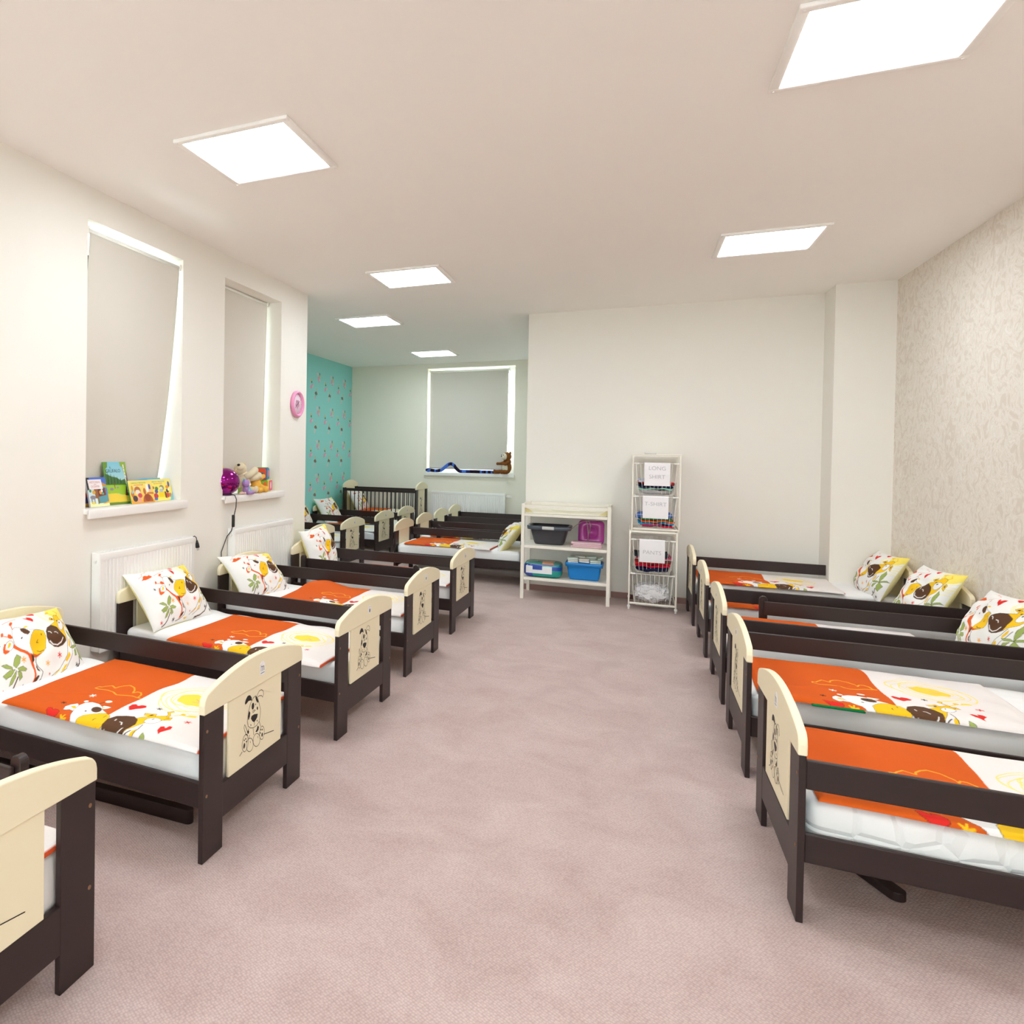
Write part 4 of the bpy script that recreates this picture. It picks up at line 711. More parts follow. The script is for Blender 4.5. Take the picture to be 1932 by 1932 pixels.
me_st_a, me_st_o = sticker_mesh('arch'), sticker_mesh('oval')
def leg_mesh(x0, s0): return MB().rbox((x0, S2Y(s0 + .128), 0), (x0 + .019, S2Y(s0), .5135), .0025, 0, 2, False).mesh('leg', M_wood)
me_legs = [leg_mesh(x, s) for x in (0, BL - .019) for s in (0.002, BW - .130)]
me_end_rails = [MB().rbox((x + .001, .12, .107), (x + .018, BW - .12, .233), .0025, 0, 2, False).mesh('end_rail', M_wood) for x in (0, BL - .019)]
me_screw = MB().lathe([(.006, 0), (.006, .001), (.004, .0018), (.0, .0013)], (0, 0, 0), 14).mesh('screw', M_brass)
def rail_mesh(name, y, z0, z1): return MB().rbox((.019, y, z0), (BL - .019, y + .019, z1), .004, 0, 2, False).mesh(name, M_wood)
me_side = [rail_mesh('side_rail', .012, .183, .273), rail_mesh('side_rail', BW - .031, .183, .273)]
me_guard = [rail_mesh('guard_rail', .012, .408, .498), rail_mesh('guard_rail', BW - .031, .408, .498)]
sb = MB()
for i in range(13): sb.box((.06 + i * .102, .034, .186), (.06 + i * .102 + .055, BW - .034, .199))
me_slats = sb.mesh('slat_base', M_slat)
GX0, GX1 = .29, 1.30         # the short guard with its two round-topped posts
def short_guard(y, inner):
    a = MB().rbox((GX0, y, .405), (GX1, y + .018, .492), .004, 0, 2, False).mesh('short_guard', M_wood)
    ps = []
    for x in (GX0 - .022, GX1 - .022):
        poly = [(x, .14), (x + .044, .14)] + [(x + .022 + .022 * math.cos(t), .50 + .022 * math.sin(t)) for t in np.linspace(0, math.pi, 12)]
        yy = (y - .034, y - .001) if inner < 0 else (y + .019, y + .052)
        ps.append(bevelled('post', M_wood, poly, lambda p, z, d: (p, d, z), yy[0], yy[1], .003))
    return a, ps
me_short = [short_guard(.020, -1), short_guard(BW - .038, 1)]
def bed(label, loc, rz, guards=(), shorts=(), st=None, sx=1.0, group=None):
    t = thing('toddler_bed', label, 'bed', loc, rz, group); t.scale = (sx, 1, 1)
    f = link('footboard', me_foot_crown, t); link('picture_panel', me_dog_panel, f)
    if st: link('sticker', st, f)
    h = link('headboard', me_head_crown, t); link('plain_panel', me_head_panel, h)
    for k, m in enumerate(me_legs):
        l = link('leg', m, t)
        outer = k < 2; s = .024 if k % 2 == 0 else BW - .024
        for z in (.228, .452):
            M = Matrix.Translation((0 if outer else BL, S2Y(s), z)) @ Matrix.Rotation(-math.pi / 2 if outer else math.pi / 2, 4, 'Y')
            link('screw', me_screw, l, M)
    for m in me_end_rails: link('end_rail', m, t)
    for m in me_side: link('side_rail', m, t)
    link('slat_base', me_slats, t)
    for g in guards: link('guard_rail', me_guard[g], t)
    for g in shorts:
        a = link('short_guard', me_short[g][0], t)
        for p in me_short[g][1]: link('post', p, a)
    return t

# mattress, duvet and pillow meshes are shared
def mattress_mesh(name, seed, L=1.365, W=.66, H=.166, m=None):
    rnd = np.random.RandomState(seed); n, k = 120, 60
    U, V = np.meshgrid(np.linspace(-1, 1, n), np.linspace(-1, 1, k), indexing='ij')
    bm = bmesh.new(); bmesh.ops.create_cube(bm, size=1)
    for v in bm.verts: v.co = Vector((v.co.x * L, v.co.y * W, (v.co.z + .5) * H))
    bmesh.ops.bevel(bm, geom=bm.edges[:], offset=.038, segments=5, profile=.5, affect='EDGES')
    bmesh.ops.subdivide_edges(bm, edges=[e for e in bm.edges if e.calc_length() > .2], cuts=46, use_grid_fill=True)
    ph = rnd.rand(8) * 6.28
    for v in bm.verts:
        x, y, z = v.co; s = .0025 * math.sin(9 * x + ph[0] + 3 * y) + .002 * math.sin(23 * x + 5 * y + ph[1]) + .0015 * math.sin(31 * x - 11 * y + ph[2])
        if z > H * .6: v.co.z += s
        if abs(y) > W * .45: v.co.y += math.copysign(1, y) * (s + .005 * math.sin(70 * z + 3 * math.sin(3 * x + ph[3])) * (1 if not m else .2) + .003 * math.sin(21 * x - 50 * z + ph[4]))
        if abs(x) > L * .47: v.co.x += math.copysign(1, x) * .004 * math.sin(30 * y + 40 * z + ph[5])
    o = MB(); o.bm(bm, 0, True); return o.mesh(name, m or M_sheet)
me_matt = [mattress_mesh('mattress', s) for s in (1, 2, 3)]
def quilt_mat():
    m = bpy.data.materials.new('quilted_mattress'); m.use_nodes = True; nt = m.node_tree; b = nt.nodes['Principled BSDF']; L = nt.links.new
    b.inputs['Base Color'].default_value = lin((236, 237, 236)) + (1,); b.inputs['Roughness'].default_value = .85; b.inputs['Specular IOR Level'].default_value = .2
    tc = nt.nodes.new('ShaderNodeTexCoord'); mp = nt.nodes.new('ShaderNodeMapping'); mp.inputs['Rotation'].default_value = (.5, .6, .4); L(tc.outputs['Object'], mp.inputs[0])
    w = nt.nodes.new('ShaderNodeTexVoronoi'); w.feature = 'DISTANCE_TO_EDGE'; w.inputs['Scale'].default_value = 9; w.inputs['Randomness'].default_value = .6; L(tc.outputs['Object'], w.inputs['Vector'])
    r = nt.nodes.new('ShaderNodeValToRGB'); r.color_ramp.elements[0].position = .0; r.color_ramp.elements[1].position = .10; L(w.outputs['Distance'], r.inputs[0])
    bp = nt.nodes.new('ShaderNodeBump'); bp.inputs['Strength'].default_value = .45; bp.inputs['Distance'].default_value = .012; L(r.outputs[0], bp.inputs['Height']); L(bp.outputs[0], b.inputs['Normal'])
    return m
me_matt_q = mattress_mesh('mattress', 4, m=quilt_mat())
MT = .366                     # height of a mattress top
OR_, DW = np.array(lin((214, 92, 24))), np.array(lin((238, 231, 228)))
def duvet_base(uu, vv):
    img = np.empty((len(uu), len(vv), 3)); img[:] = DW
    edge = .50 + .006 * np.sin(vv * 14)
    U, V = np.meshgrid(uu, vv, indexing='ij')
    img[U < edge[None, :]] = OR_
    # the crayon sun: a yellow core with looping pale rings
    r = np.hypot((U - .70), (V - .385) * 1.05); th = np.arctan2(V - .385, U - .70)
    ok = U > .50
    img[ok & (r < .070 + .005 * np.sin(2 * th + 1) + .003 * np.sin(7 * th))] = lin((250, 216, 78))
    for k in range(7):
        rr = .082 + .013 * k + .010 * np.sin(2 * th + k * 1.7) + .004 * np.sin(5 * th + k)
        img[ok & (abs(r - rr) < .0022)] = lin((248, 226, 132))
    img[(U > .972)] = lin((196, 74, 34))          # piping along the foot edge
    img[(V > .676) & (U > .5)] = lin((226, 214, 208))
    return img
DUV_U, DUV_V = np.linspace(0, .98, 372), np.linspace(0, .68, 259)
duv_col = paint(DUV_U, DUV_V, duvet_base, DUVET_ART + [('l', 'P', [(.70, .36), (.735, .372), (.70, .395)], .004)], 2)
def duvet_mesh(seed, bulge=0.0):
    rnd = np.random.RandomState(seed); p = rnd.rand(10) * 6.28
    U, V = np.meshgrid(DUV_U, DUV_V, indexing='ij')
    e = np.minimum(np.minimum(U, .98 - U), np.minimum(V, .68 - V))
    z = .013 * np.sqrt(np.clip(e / .016, 0, 1)) + .001
    wv = .0030 * np.sin(8 * U + 5 * V + p[0]) + .0022 * np.sin(19 * U - 7 * V + p[1]) + .0016 * np.sin(6 * U + 27 * V + p[2]) + .0010 * np.sin(44 * U + 21 * V + p[3]) + .002
    wv += .0022 * np.exp(-((V - .18 - .3 * U + .05 * np.sin(9 * U)) / .012) ** 2) * (U < .42)
    z = z + (wv + .003) * np.clip(e / .05, 0, 1)
    z = z + bulge * np.exp(-((U - .12) / .16) ** 2 - ((V - .5) / .22) ** 2) * np.clip(e / .05, 0, 1)
    X = U + .004 * np.sin(11 * V + p[4]) * np.clip(1 - e / .2, 0, 1); Y = V + .005 * np.sin(9 * U + p[5]) * np.clip(1 - e / .2, 0, 1)
    me = grid_mesh('duvet', X - .49, Y - .34, z, duv_col, [M_cloth])
    return me
me_duv = [duvet_mesh(1), duvet_mesh(5), duvet_mesh(9, .05)]
PW, PH = .58, .40
PIL_U, PIL_V = np.linspace(-.29, .29, 214), np.linspace(-.2, .2, 148)
def pil_base(uu, vv):
    img = np.empty((len(uu), len(vv), 3)); img[:] = lin((242, 240, 236)); U, V = np.meshgrid(uu, vv, indexing='ij')
    r = np.hypot(U - .235, (V - .165)); th = np.arctan2(V - .165, U - .235)
    img[r < .062 + .004 * np.sin(2 * th)] = lin((250, 228, 110))
    for k in range(6):
        img[abs(r - (.074 + .012 * k + .006 * np.sin(2 * th + k * 2.1))) < .002] = lin((250, 236, 160))
    return img
pil_col = paint(PIL_U, PIL_V, pil_base, PILLOW_ART, 2)
def pillow_mesh(seed, sag=.0, puff=1.0):
    rnd = np.random.RandomState(seed); p = rnd.rand(10) * 6.28
    U, V = np.meshgrid(PIL_U / .29, PIL_V / .2, indexing='ij')
    prof = (np.clip(1 - abs(U) ** 2.2, 0, 1) * np.clip(1 - abs(V) ** 2.2, 0, 1)) ** .55
    pin = 1 - .10 * (1 - abs(U) ** 2.2) * abs(V) ** 2; pinx = 1 - .085 * (1 - abs(V) ** 2.2) * abs(U) ** 2
    X = PW / 2 * U * pinx; Y = PH / 2 * V * pin
    wr = .008 * np.sin(5 * U + 4 * V + p[0]) + .005 * np.sin(11 * U - 6 * V + p[1]) + .004 * np.sin(4 * U + 13 * V + p[2]) + .010 * np.sin(9 * (abs(U) + abs(V)) + p[3]) * (abs(U) * abs(V))
    edge = np.clip(abs(U), 0, 1) ** 6 + np.clip(abs(V), 0, 1) ** 6
    bend = sag * (V * .5 + .5) ** 2 * 0 - sag * (1 - V) ** 2 * .25
    T = .088 * puff
    mb_co = []
    Zf = T * prof + wr * prof + bend; Zb = -T * .8 * prof + bend
    n, m = U.shape
    co = np.concatenate([np.stack([X, Y, Zf], -1).reshape(-1, 3), np.stack([X, Y, Zb], -1).reshape(-1, 3)])
    idx = np.arange(n * m).reshape(n, m)
    q = np.stack([idx[:-1, :-1], idx[1:, :-1], idx[1:, 1:], idx[:-1, 1:]], -1).reshape(-1, 4)
    q = np.concatenate([q, q[:, ::-1] + n * m])
    back = np.empty((n * m, 3)); back[:] = lin((248, 238, 176))
    c = np.concatenate([pil_col.reshape(-1, 3), back])
    me = bpy.data.meshes.new('pillow'); me.vertices.add(len(co)); me.vertices.foreach_set('co', co.ravel())
    me.loops.add(q.size); me.loops.foreach_set('vertex_index', q.ravel().astype(np.int32))
    me.polygons.add(len(q)); me.polygons.foreach_set('loop_start', np.arange(0, q.size, 4, dtype=np.int32)); me.polygons.foreach_set('use_smooth', np.ones(len(q), bool))
    me.update(calc_edges=True); me.validate()
    a = me.attributes.new('print', 'FLOAT_COLOR', 'POINT'); a.data.foreach_set('color', np.concatenate([c, np.ones((len(c), 1))], 1).astype(np.float32).ravel())
    me.materials.append(M_cloth)
    return me
me_pil = [pillow_mesh(1), pillow_mesh(4, .05), pillow_mesh(8, .02, 1.1)]
def put_mattress(bed_, label, me=None, k=0):
    o = link('mattress', me or me_matt[k % 3]); s = bed_.scale.x
    th = bed_.rotation_euler.z; c, q = math.cos(th), math.sin(th)
    x, y = BL * s / 2, BW / 2
    o.location = (bed_.location.x + c * x - q * y, bed_.location.y + q * x + c * y, .2); o.rotation_euler = (0, 0, th); o.scale = (s, 1, 1)
    return tag(o, label, 'mattress', 'mattresses on the toddler beds')
def put_duvet(x0, yc, label, k=0, rz=0.0, z=MT, s=1.0):
    o = link('duvet', me_duv[k]); o.location = (x0 + .49 * s, yc, z + .004); o.rotation_euler = (0, 0, rz); o.scale = (s, 1, 1)
    return tag(o, label, 'duvet', 'orange and white printed duvets')
def put_pillow(c, side, label, k=0, tilt=42, yaw=0.0, roll=0.0, z=None):
    """side -1: leans on a headboard at low x; +1: at high x. tilt is the lean back from upright"""
    t = math.radians(tilt); s = side
    X = Vector((0, -s, 0)); Y = Vector((s * math.sin(t), 0, math.cos(t))); Z = X.cross(Y)
    R = Matrix((X, Y, Z)).transposed().to_4x4()
    M = Matrix.Translation(c) @ Matrix.Rotation(yaw, 4, 'Z') @ R @ Matrix.Rotation(roll, 4, 'Z')
    o = link('pillow', me_pil[k]); o.matrix_world = M
    return tag(o, label, 'pillow', 'printed pillows on the beds')

R180 = math.pi
BEDS = []
def left_bed(xf, y0, label, ang, **kw):
    """foot end at xf, near corner at y0, head towards low x"""
    g = kw.pop('group', 'beds along the window wall')
    th = R180 + ang
    # near foot corner is local (0, BW)
    c, s = math.cos(th), math.sin(th)
    return bed(label, (xf + BW * s, y0 - BW * c, 0), th, group=g, **kw)
A1, B1 = 0, 1                # local side 0 is the far side of a left bed and the near side of a right bed
rad = math.radians
BEDS.append(left_bed(-1.311, 0.740, 'brown toddler bed cut off by the bottom left corner of the photo', rad(-1), shorts=(A1,)))
BEDS.append(left_bed(-1.290, 2.020, 'brown toddler bed second from the viewer on the window side, before the first radiator', rad(-1.5), guards=(A1,), st=me_st_a))
BEDS.append(left_bed(-1.270, 3.198, 'brown toddler bed third from the viewer on the window side, headboard against the first radiator', rad(-2.4), guards=(A1,), st=me_st_o))
BEDS.append(left_bed(-1.254, 4.318, 'brown toddler bed fourth from the viewer on the window side, headboard by the second radiator', rad(-1.6), guards=(A1,), st=me_st_o))
BEDS.append(left_bed(-1.240, 5.512, 'brown toddler bed last on the window side, its pillow beside the wall corner', rad(-1.8), guards=(A1,), shorts=(B1,), st=me_st_o))
ga = 'beds along the teal wall'
BEDS.append(left_bed(-3.000, 6.640, 'toddler bed half hidden behind the wall corner, only its cream footboard arch showing', 0, st=me_st_o, sx=.93, group=ga))
BEDS.append(left_bed(-3.005, 7.620, 'toddler bed with dog panel nearest the viewer in the teal wall row', rad(-1), guards=(A1,), st=me_st_o, sx=.94, group=ga))
BEDS.append(left_bed(-2.995, 8.800, 'toddler bed with dog panel in the middle of the teal wall row', rad(-1), guards=(A1,), st=me_st_o, sx=.95, group=ga))
BEDS.append(left_bed(-2.985, 9.790, 'toddler bed right in front of the barred cot', rad(-1), guards=(A1,), st=me_st_o, sx=.955, group=ga))
gm = 'beds heading against the inner alcove wall'
def right_bed(x0, y0, label, ang, **kw):
    g = kw.pop('group', 'beds along the patterned wall')
    return bed(label, (x0, y0, 0), ang, group=g, **kw)
BEDS.append(right_bed(-2.447, 7.850, 'toddler bed beside the changing table, orange duvet in view', 0, guards=(B1,), group=gm))
BEDS.append(right_bed(-2.450, 8.790, 'toddler bed behind the one beside the changing table', 0, guards=(B1,), shorts=(A1,), group=gm))
BEDS.append(right_bed(-2.452, 9.680, 'toddler bed second from the alcove radiator', 0, guards=(B1,), group=gm))
BEDS.append(right_bed(-2.448, 10.560, 'toddler bed nearest the alcove radiator', 0, guards=(B1,), group=gm))
BEDS.append(right_bed(0.476, 2.612, 'toddler bed at the lower right, nearest the viewer on the patterned wall side', rad(.2), guards=(A1,), st=me_st_a))
BEDS.append(right_bed(0.476, 3.690, 'toddler bed second from the viewer on the patterned wall side', rad(-.4), guards=(B1,), st=me_st_o))
BEDS.append(right_bed(0.487, 4.722, 'toddler bed third from the viewer on the patterned wall side, with a short guard rail', rad(-.6), guards=(A1,), shorts=(B1,), st=me_st_o))
BEDS.append(right_bed(0.489, 5.770, 'toddler bed fourth from the viewer on the patterned wall side', rad(-.3), guards=(A1,), st=me_st_o))
BEDS.append(right_bed(0.482, 6.800, 'toddler bed last on the patterned wall side, next to the pilaster', 0, guards=(B1,), st=me_st_o))

MLAB = ['white mattress of the bed cut off at the lower left corner',
        'white sheeted mattress under the large orange duvet at the left',
        'white sheeted mattress under the second orange duvet of the window side',
        'white mattress of the bed fourth from the viewer on the window side',
        'white mattress of the last bed on the window side',
        'mattress of the bed half hidden behind the wall corner',
        'white mattress of the nearest dog panel bed by the teal wall',
        'white mattress of the middle bed by the teal wall',
        'mattress of the bed right in front of the barred cot',
        'white mattress showing its rounded corner left of the changing table',
        'mattress of the second bed left of the changing table',
        'mattress of the bed second from the alcove radiator',
        'mattress of the bed nearest the alcove radiator',
        'white quilted mattress without a sheet at the lower right',
        'white sheeted mattress under the wide orange duvet at the right',
        'white mattress behind the short guard rail at the right',
        'mattress of the bed fourth from the viewer on the patterned wall side',
        'mattress of the last bed by the pilaster']
for k, (bd, lb) in enumerate(zip(BEDS, MLAB)): put_mattress(bd, lb, me_matt_q if k == 13 else None, k)

put_duvet(-2.305, 1.11, 'orange and white duvet peeping past the footboard at the lower left', 1)
put_duvet(-2.292, 2.390, 'orange and white duvet with cow and giraffe, largest on the window side', 0, rad(-1.6))
put_duvet(-2.258, 3.492, 'orange and white duvet on the bed in front of the first radiator', 1, rad(-2.6), s=.96)
put_duvet(-2.222, 4.718, 'orange and white duvet with a raised orange corner, on the fourth window side bed', 2, rad(-1.8), s=.95)
put_duvet(-2.205, 5.880, 'mostly hidden duvet on the last window side bed, white end showing', 0, rad(-1.5), s=.945)
put_duvet(-3.96, 8.01, 'duvet on the nearest dog panel bed of the teal wall row', 1, s=.94)
put_duvet(-3.96, 9.19, 'duvet on the middle bed of the teal wall row', 0, s=.95)
put_duvet(-3.95, 10.17, 'duvet on the bed right in front of the barred cot', 1, s=.95)
put_duvet(-2.33, 8.225, 'orange and white duvet just left of the changing table', 1, rad(-2))
put_duvet(-2.28, 9.165, 'orange and white duvet half hidden behind a guard rail in the alcove', 0)
put_duvet(.535, 2.975, 'orange duvet behind the guard rail at the lower right', 0, rad(-1))
put_duvet(.535, 4.025, 'orange and white duvet with cow and giraffe on the patterned wall side, fully in view', 1, rad(-1.0), s=.96)
put_duvet(.54, 5.09, 'duvet behind the short guard rail, only an orange strip showing', 0)
put_duvet(.54, 6.14, 'duvet on the fourth patterned wall side bed, an orange strip under its guard rail', 1)
put_duvet(.535, 7.165, 'orange and white duvet on the last bed by the pilaster', 0, rad(-1.5))

put_pillow((-2.500, 2.405, .478), -1, 'printed pillow slumped low at the left edge of the photo', 1, 47, rad(-2), rad(-3))
put_pillow((-2.540, 3.585, .520), -1, 'printed pillow leaning in front of the first radiator', 2, 43, rad(-3), rad(-2))
put_pillow((-2.500, 4.64, .495), -1, 'printed pillow on the bed with the raised orange duvet corner', 1, 50, rad(-8), rad(-5))
put_pillow((-2.560, 5.955, .535), -1, 'printed pillow standing upright beside the wall corner', 2, 24, rad(-1), rad(2))
put_pillow((-4.235, 9.10, .525), -1, 'pillow barely showing past the wall corner under the teal wall', 0, 30)
put_pillow((-4.215, 10.12, .530), -1, 'printed pillow leaning under the teal wall in front of the cot', 0, 32, rad(-6))
put_pillow((-1.215, 8.20, .50), 1, 'yellow cornered pillow just left of the changing table', 1, 42, rad(4))
put_pillow((1.780, 5.035, .528), 1, 'printed pillow cut off by the right edge of the photo', 2, 30, rad(6), rad(3))
put_pillow((1.775, 6.075, .520), 1, 'printed pillow on the fourth bed of the patterned wall side', 0, 28, rad(4), rad(2))
put_pillow((1.765, 7.06, .505), 1, 'printed pillow on the last bed, next to the pilaster', 2, 30, rad(3), rad(1))

# wooden battens lying under two of the beds
def batten(label, p, q, w=.05, h=.03):
    p, q = Vector(p), Vector(q); L = (q - p).length
    m = MB(); poly = [(-L / 2, -w / 2)] + [(L / 2 - w / 2 + w / 2 * math.cos(t), w / 2 * math.sin(t)) for t in np.linspace(-math.pi / 2, math.pi / 2, 12)] + [(-L / 2, w / 2)]
    me = bevelled('batten', M_wood, poly, lambda a, b, d: (a, b, d), 0, h, .003)
    o = link('wooden_batten', me); o.location = (p + q) / 2; o.rotation_euler = (0, 0, math.atan2(q.y - p.y, q.x - p.x))
    return tag(o, label, 'batten')
batten('round ended dark batten on the carpet under the large left bed', (-2.5, 2.20, 0), (-1.47, 2.235, 0), .04, .055)
batten('round ended dark batten on the carpet under the lower right bed', (.60, 3.30, 0), (.805, 2.885, 0), .05, .03)
gc = MB().rbox((-.09, -.03, 0), (.09, .03, .008), .003); 
o = gc.build('cloth', mat('green_cloth', (20, 120, 66), .9, .1, .1)); o.location = (.80, 3.700, .3655); o.rotation_euler = (0, 0, -.02); tag(o, 'small dark green cloth peeping out under the right hand duvet', 'cloth')

# ------------------------------------------------------------------ barred cot in the alcove corner
CL, CW = 1.225, .66
ct = thing('cot', 'dark barred cot with cream arched ends in the alcove corner', 'cot', (-2.985, 10.70 + CW, 0), R180)
CS = lambda s: CW - s
for nm, x0, x1, pn in (('footboard', -.004, .021, 'picture_panel'), ('headboard', CL - .021, CL + .004, 'plain_panel')):
    f = link(nm, bevelled(nm, M_cream, crown_poly(CW, .845, .895, .962), lambda s, z, d: (d, CS(s), z), x0, x1), ct)
    xp = .004 if nm == 'footboard' else CL - .014
    p = MB().rbox((xp, .15, .25), (xp + .010, CW - .15, .850), .002, 0, 2, False)
    if nm == 'footboard':
        fn = lambda s, z: (.0034, CS(s - .0475), z * 1.35 + .06)
        for k, c, pts, o in DOG_ART:
            if k == 'p': p.add([fn(*q) for q in pts], [tuple(range(len(pts)))], 1)
            else: ribbon(p, pts, o * 1.3, fn, 1)
    p.build(pn, [M_cream, M_ink], f)
for x0 in (0, CL - .019):
    for y0 in (.002, CW - .107): MB().rbox((x0, y0, 0), (x0 + .019, y0 + .105, .8455), .0025, 0, 2, False).build('leg', M_wood, ct)
    MB().rbox((x0 + .001, .10, .14), (x0 + .018, CW - .10, .27), .0025, 0, 2, False).build('end_rail', M_wood, ct)
cot_bar = MB().cyl((0, 0, .24), (0, 0, .80), .0075, n=10).mesh('bar', M_wood)
for y0 in (.012, CW - .034):
    tr = MB().rbox((.019, y0, .795), (CL - .019, y0 + .022, .838), .005, 0, 2, False).build('top_rail', M_wood, ct)
    MB().rbox((.019, y0, .205), (CL - .019, y0 + .022, .25), .005, 0, 2, False).build('side_rail', M_wood, ct)
    for i in range(17): link('bar', cot_bar, ct, Matrix.Translation((.06 + (CL - .12) * i / 16, y0 + .011, 0)))
sb = MB()
for i in range(11): sb.box((.05 + i * .105, .034, .345), (.05 + i * .105 + .055, CW - .034, .358))
sb.box((.03, .034, .33), (CL - .03, .05, .345)).box((.03, CW - .05, .33), (CL - .03, CW - .034, .345)).build('slat_base', M_slat, ct)
o = link('mattress', mattress_mesh('mattress', 7, 1.17, .585, .108)); o.location = (-2.985 - CL / 2, 10.70 + CW / 2, .359); tag(o, 'white mattress inside the barred cot', 'mattress')
put_duvet(-3.98, 11.03, 'orange and white duvet inside the barred cot', 0, 0, .466, .85)
put_pillow((-4.045, 11.02, .615), -1, 'printed pillow behind the bars of the cot', 0, 30)

# ------------------------------------------------------------------ changing table and what stands on it
tx, ty = -.965, 7.262
t = thing('changing_table', 'white changing table with two open shelves against the back wall', 'table', (tx, ty, 0))
CTW, CTD, CTH = .805, .50, .937
for x in (0, CTW - .032):
    for y in (0, CTD - .032):
        MB().rbox((x, y, 0), (x + .032, y + .032, CTH), .003, 0, 2, False).build('leg', M_white, t)
for y in (.004, CTD - .022):
    MB().rbox((.032, y, .896), (CTW - .032, y + .018, .926), .003, 0, 2, False).build('top_rail', M_white, t)
for x in (.006, CTW - .024):
    MB().rbox((x, .032, .896), (x + .018, CTD - .032, .935), .003, 0, 2, False).build('top_rail', M_white, t)
for z0, z1 in ((.815, .842), (.502, .530), (.186, .214)):
    b = MB().rbox((.026, .006, z0), (CTW - .026, .026, z1), .002, 0, 2, False).rbox((.026, CTD - .026, z0), (CTW - .026, CTD - .006, z1), .002, 0, 2, False)
    b.box((.008, .030, z0), (.026, CTD - .030, z1)).box((CTW - .026, .030, z0), (CTW - .008, CTD - .030, z1)).box((.024, .026, z1 - .010), (CTW - .024, CTD - .026, z1 - .001))
    b.build('shelf', M_white, t)
# padded mat with folded plastic corners
pad = MB(); n, m = 60, 40
U, V = np.meshgrid(np.linspace(-1, 1, n), np.linspace(-1, 1, m), indexing='ij')
Z = .030 + .034 * np.clip(abs(V), 0, 1) ** 3 * 1.0 + .010 * abs(U) ** 4 + .003 * np.sin(9 * U + 3 * V) + .002 * np.sin(21 * U - 5 * V)
prof = np.sqrt(np.clip(1 - np.maximum(abs(U), abs(V)) ** 10, 0, 1)); Z = Z * prof + .002
X = U * .366; Y = V * .212
M_pad = mat('cream_vinyl', (246, 243, 226), .3, .5, .02, 5, .15, 8)
pd = link('changing_mat', grid_mesh('changing_mat', X, Y, Z, None, [M_pad])); pd.location = (tx + CTW / 2, ty + CTD / 2, .842)
tag(pd, 'cream padded changing mat lying on top of the changing table', 'changing mat')
M_padc = mat('mat_piping', (232, 222, 168), .4)
for sx in (-1, 1):
    c = MB(); vs = [(sx * .37, -.205, .004), (sx * .30, -.222, .012), (sx * .372, -.222, .062), (sx * .29, -.205, .006), (sx * .375, -.15, .055)]
    c.add(vs, [(0, 1, 2), (1, 3, 2), (0, 2, 4)]); k = c.build('folded_corner', M_padc, pd)
    q = k.modifiers.new('thickness', 'SOLIDIFY'); q.thickness = .002

# charcoal wash tub
M_tub = mat('charcoal_plastic', (62, 60, 66), .38, .5, .03); M_tubrim = mat('slate_rim_plastic', (78, 86, 96), .25, .5, .03); M_grip = mat('pale_grey_grip', (196, 196, 194), .4)
def rrect(hx, hy, r, n=6):
    pts = []
    for cx, cy, a0 in ((hx - r, hy - r, 0), (-hx + r, hy - r, 90), (-hx + r, -hy + r, 180), (hx - r, -hy + r, 270)):
        for k in range(n + 1):
            a = math.radians(a0 + 90 * k / n); pts.append((cx + r * math.cos(a), cy + r * math.sin(a)))
    return pts
def loft(mb, rings, mi=0, cap0=True, cap1=False, smooth=True):
    n = len(rings[0][0]); vs = []
    for pts, z in rings: vs += [(x, y, z) for x, y in pts]
    fs = [(i * n + k, i * n + (k + 1) % n, (i + 1) * n + (k + 1) % n, (i + 1) * n + k) for i in range(len(rings) - 1) for k in range(n)]
    if cap0: fs.append(tuple(range(n - 1, -1, -1)))
    if cap1: fs.append(tuple(range((len(rings) - 1) * n, len(rings) * n)))
    return mb.add(vs, fs, mi, smooth)
def tub(name, lab, loc, hx, hy, h, r, taper, mats, rim_w, cat='tub', grip=True):
    t = thing(name, lab, cat, loc)
    b = MB(); th = .003
    out = [(rrect(hx * taper * .93, hy * taper * .93, r), 0), (rrect(hx * taper, hy * taper, r), .02), (rrect(hx * .97, hy * .97, r), h * .88), (rrect(hx, hy, r), h)]
    inn = [(rrect(hx - th, hy - th, r), h), (rrect(hx * .97 - th, hy * .97 - th, r), h * .88), (rrect(hx * taper - th, hy * taper - th, r), .02), (rrect(hx * taper * .93, hy * taper * .93, r), .006)]
    loft(b, out + inn, 0, True, True); b.build('body', mats[0], t)
    rm = MB(); loft(rm, [(rrect(hx - .001, hy - .001, r), h - .034), (rrect(hx + rim_w, hy + rim_w, r + rim_w), h - .036), (rrect(hx + rim_w + .004, hy + rim_w + .004, r + rim_w), h - .004), (rrect(hx + rim_w - .004, hy + rim_w - .004, r + rim_w), h + .003), (rrect(hx - .002, hy - .002, r), h + .002)], 0, False, False)
    rm.build('rim', mats[1], t)
    if grip: MB().rbox((-.055, -hy - rim_w - .008, h - .033), (.055, -hy - rim_w + .002, h - .001), .005).build('grip', M_grip, t)
    return t
tub('wash_tub', 'charcoal plastic wash tub on the middle shelf of the changing table', (-.722, 7.50, .531), .180, .135, .185, .045, .78, (M_tub, M_tubrim), .022)
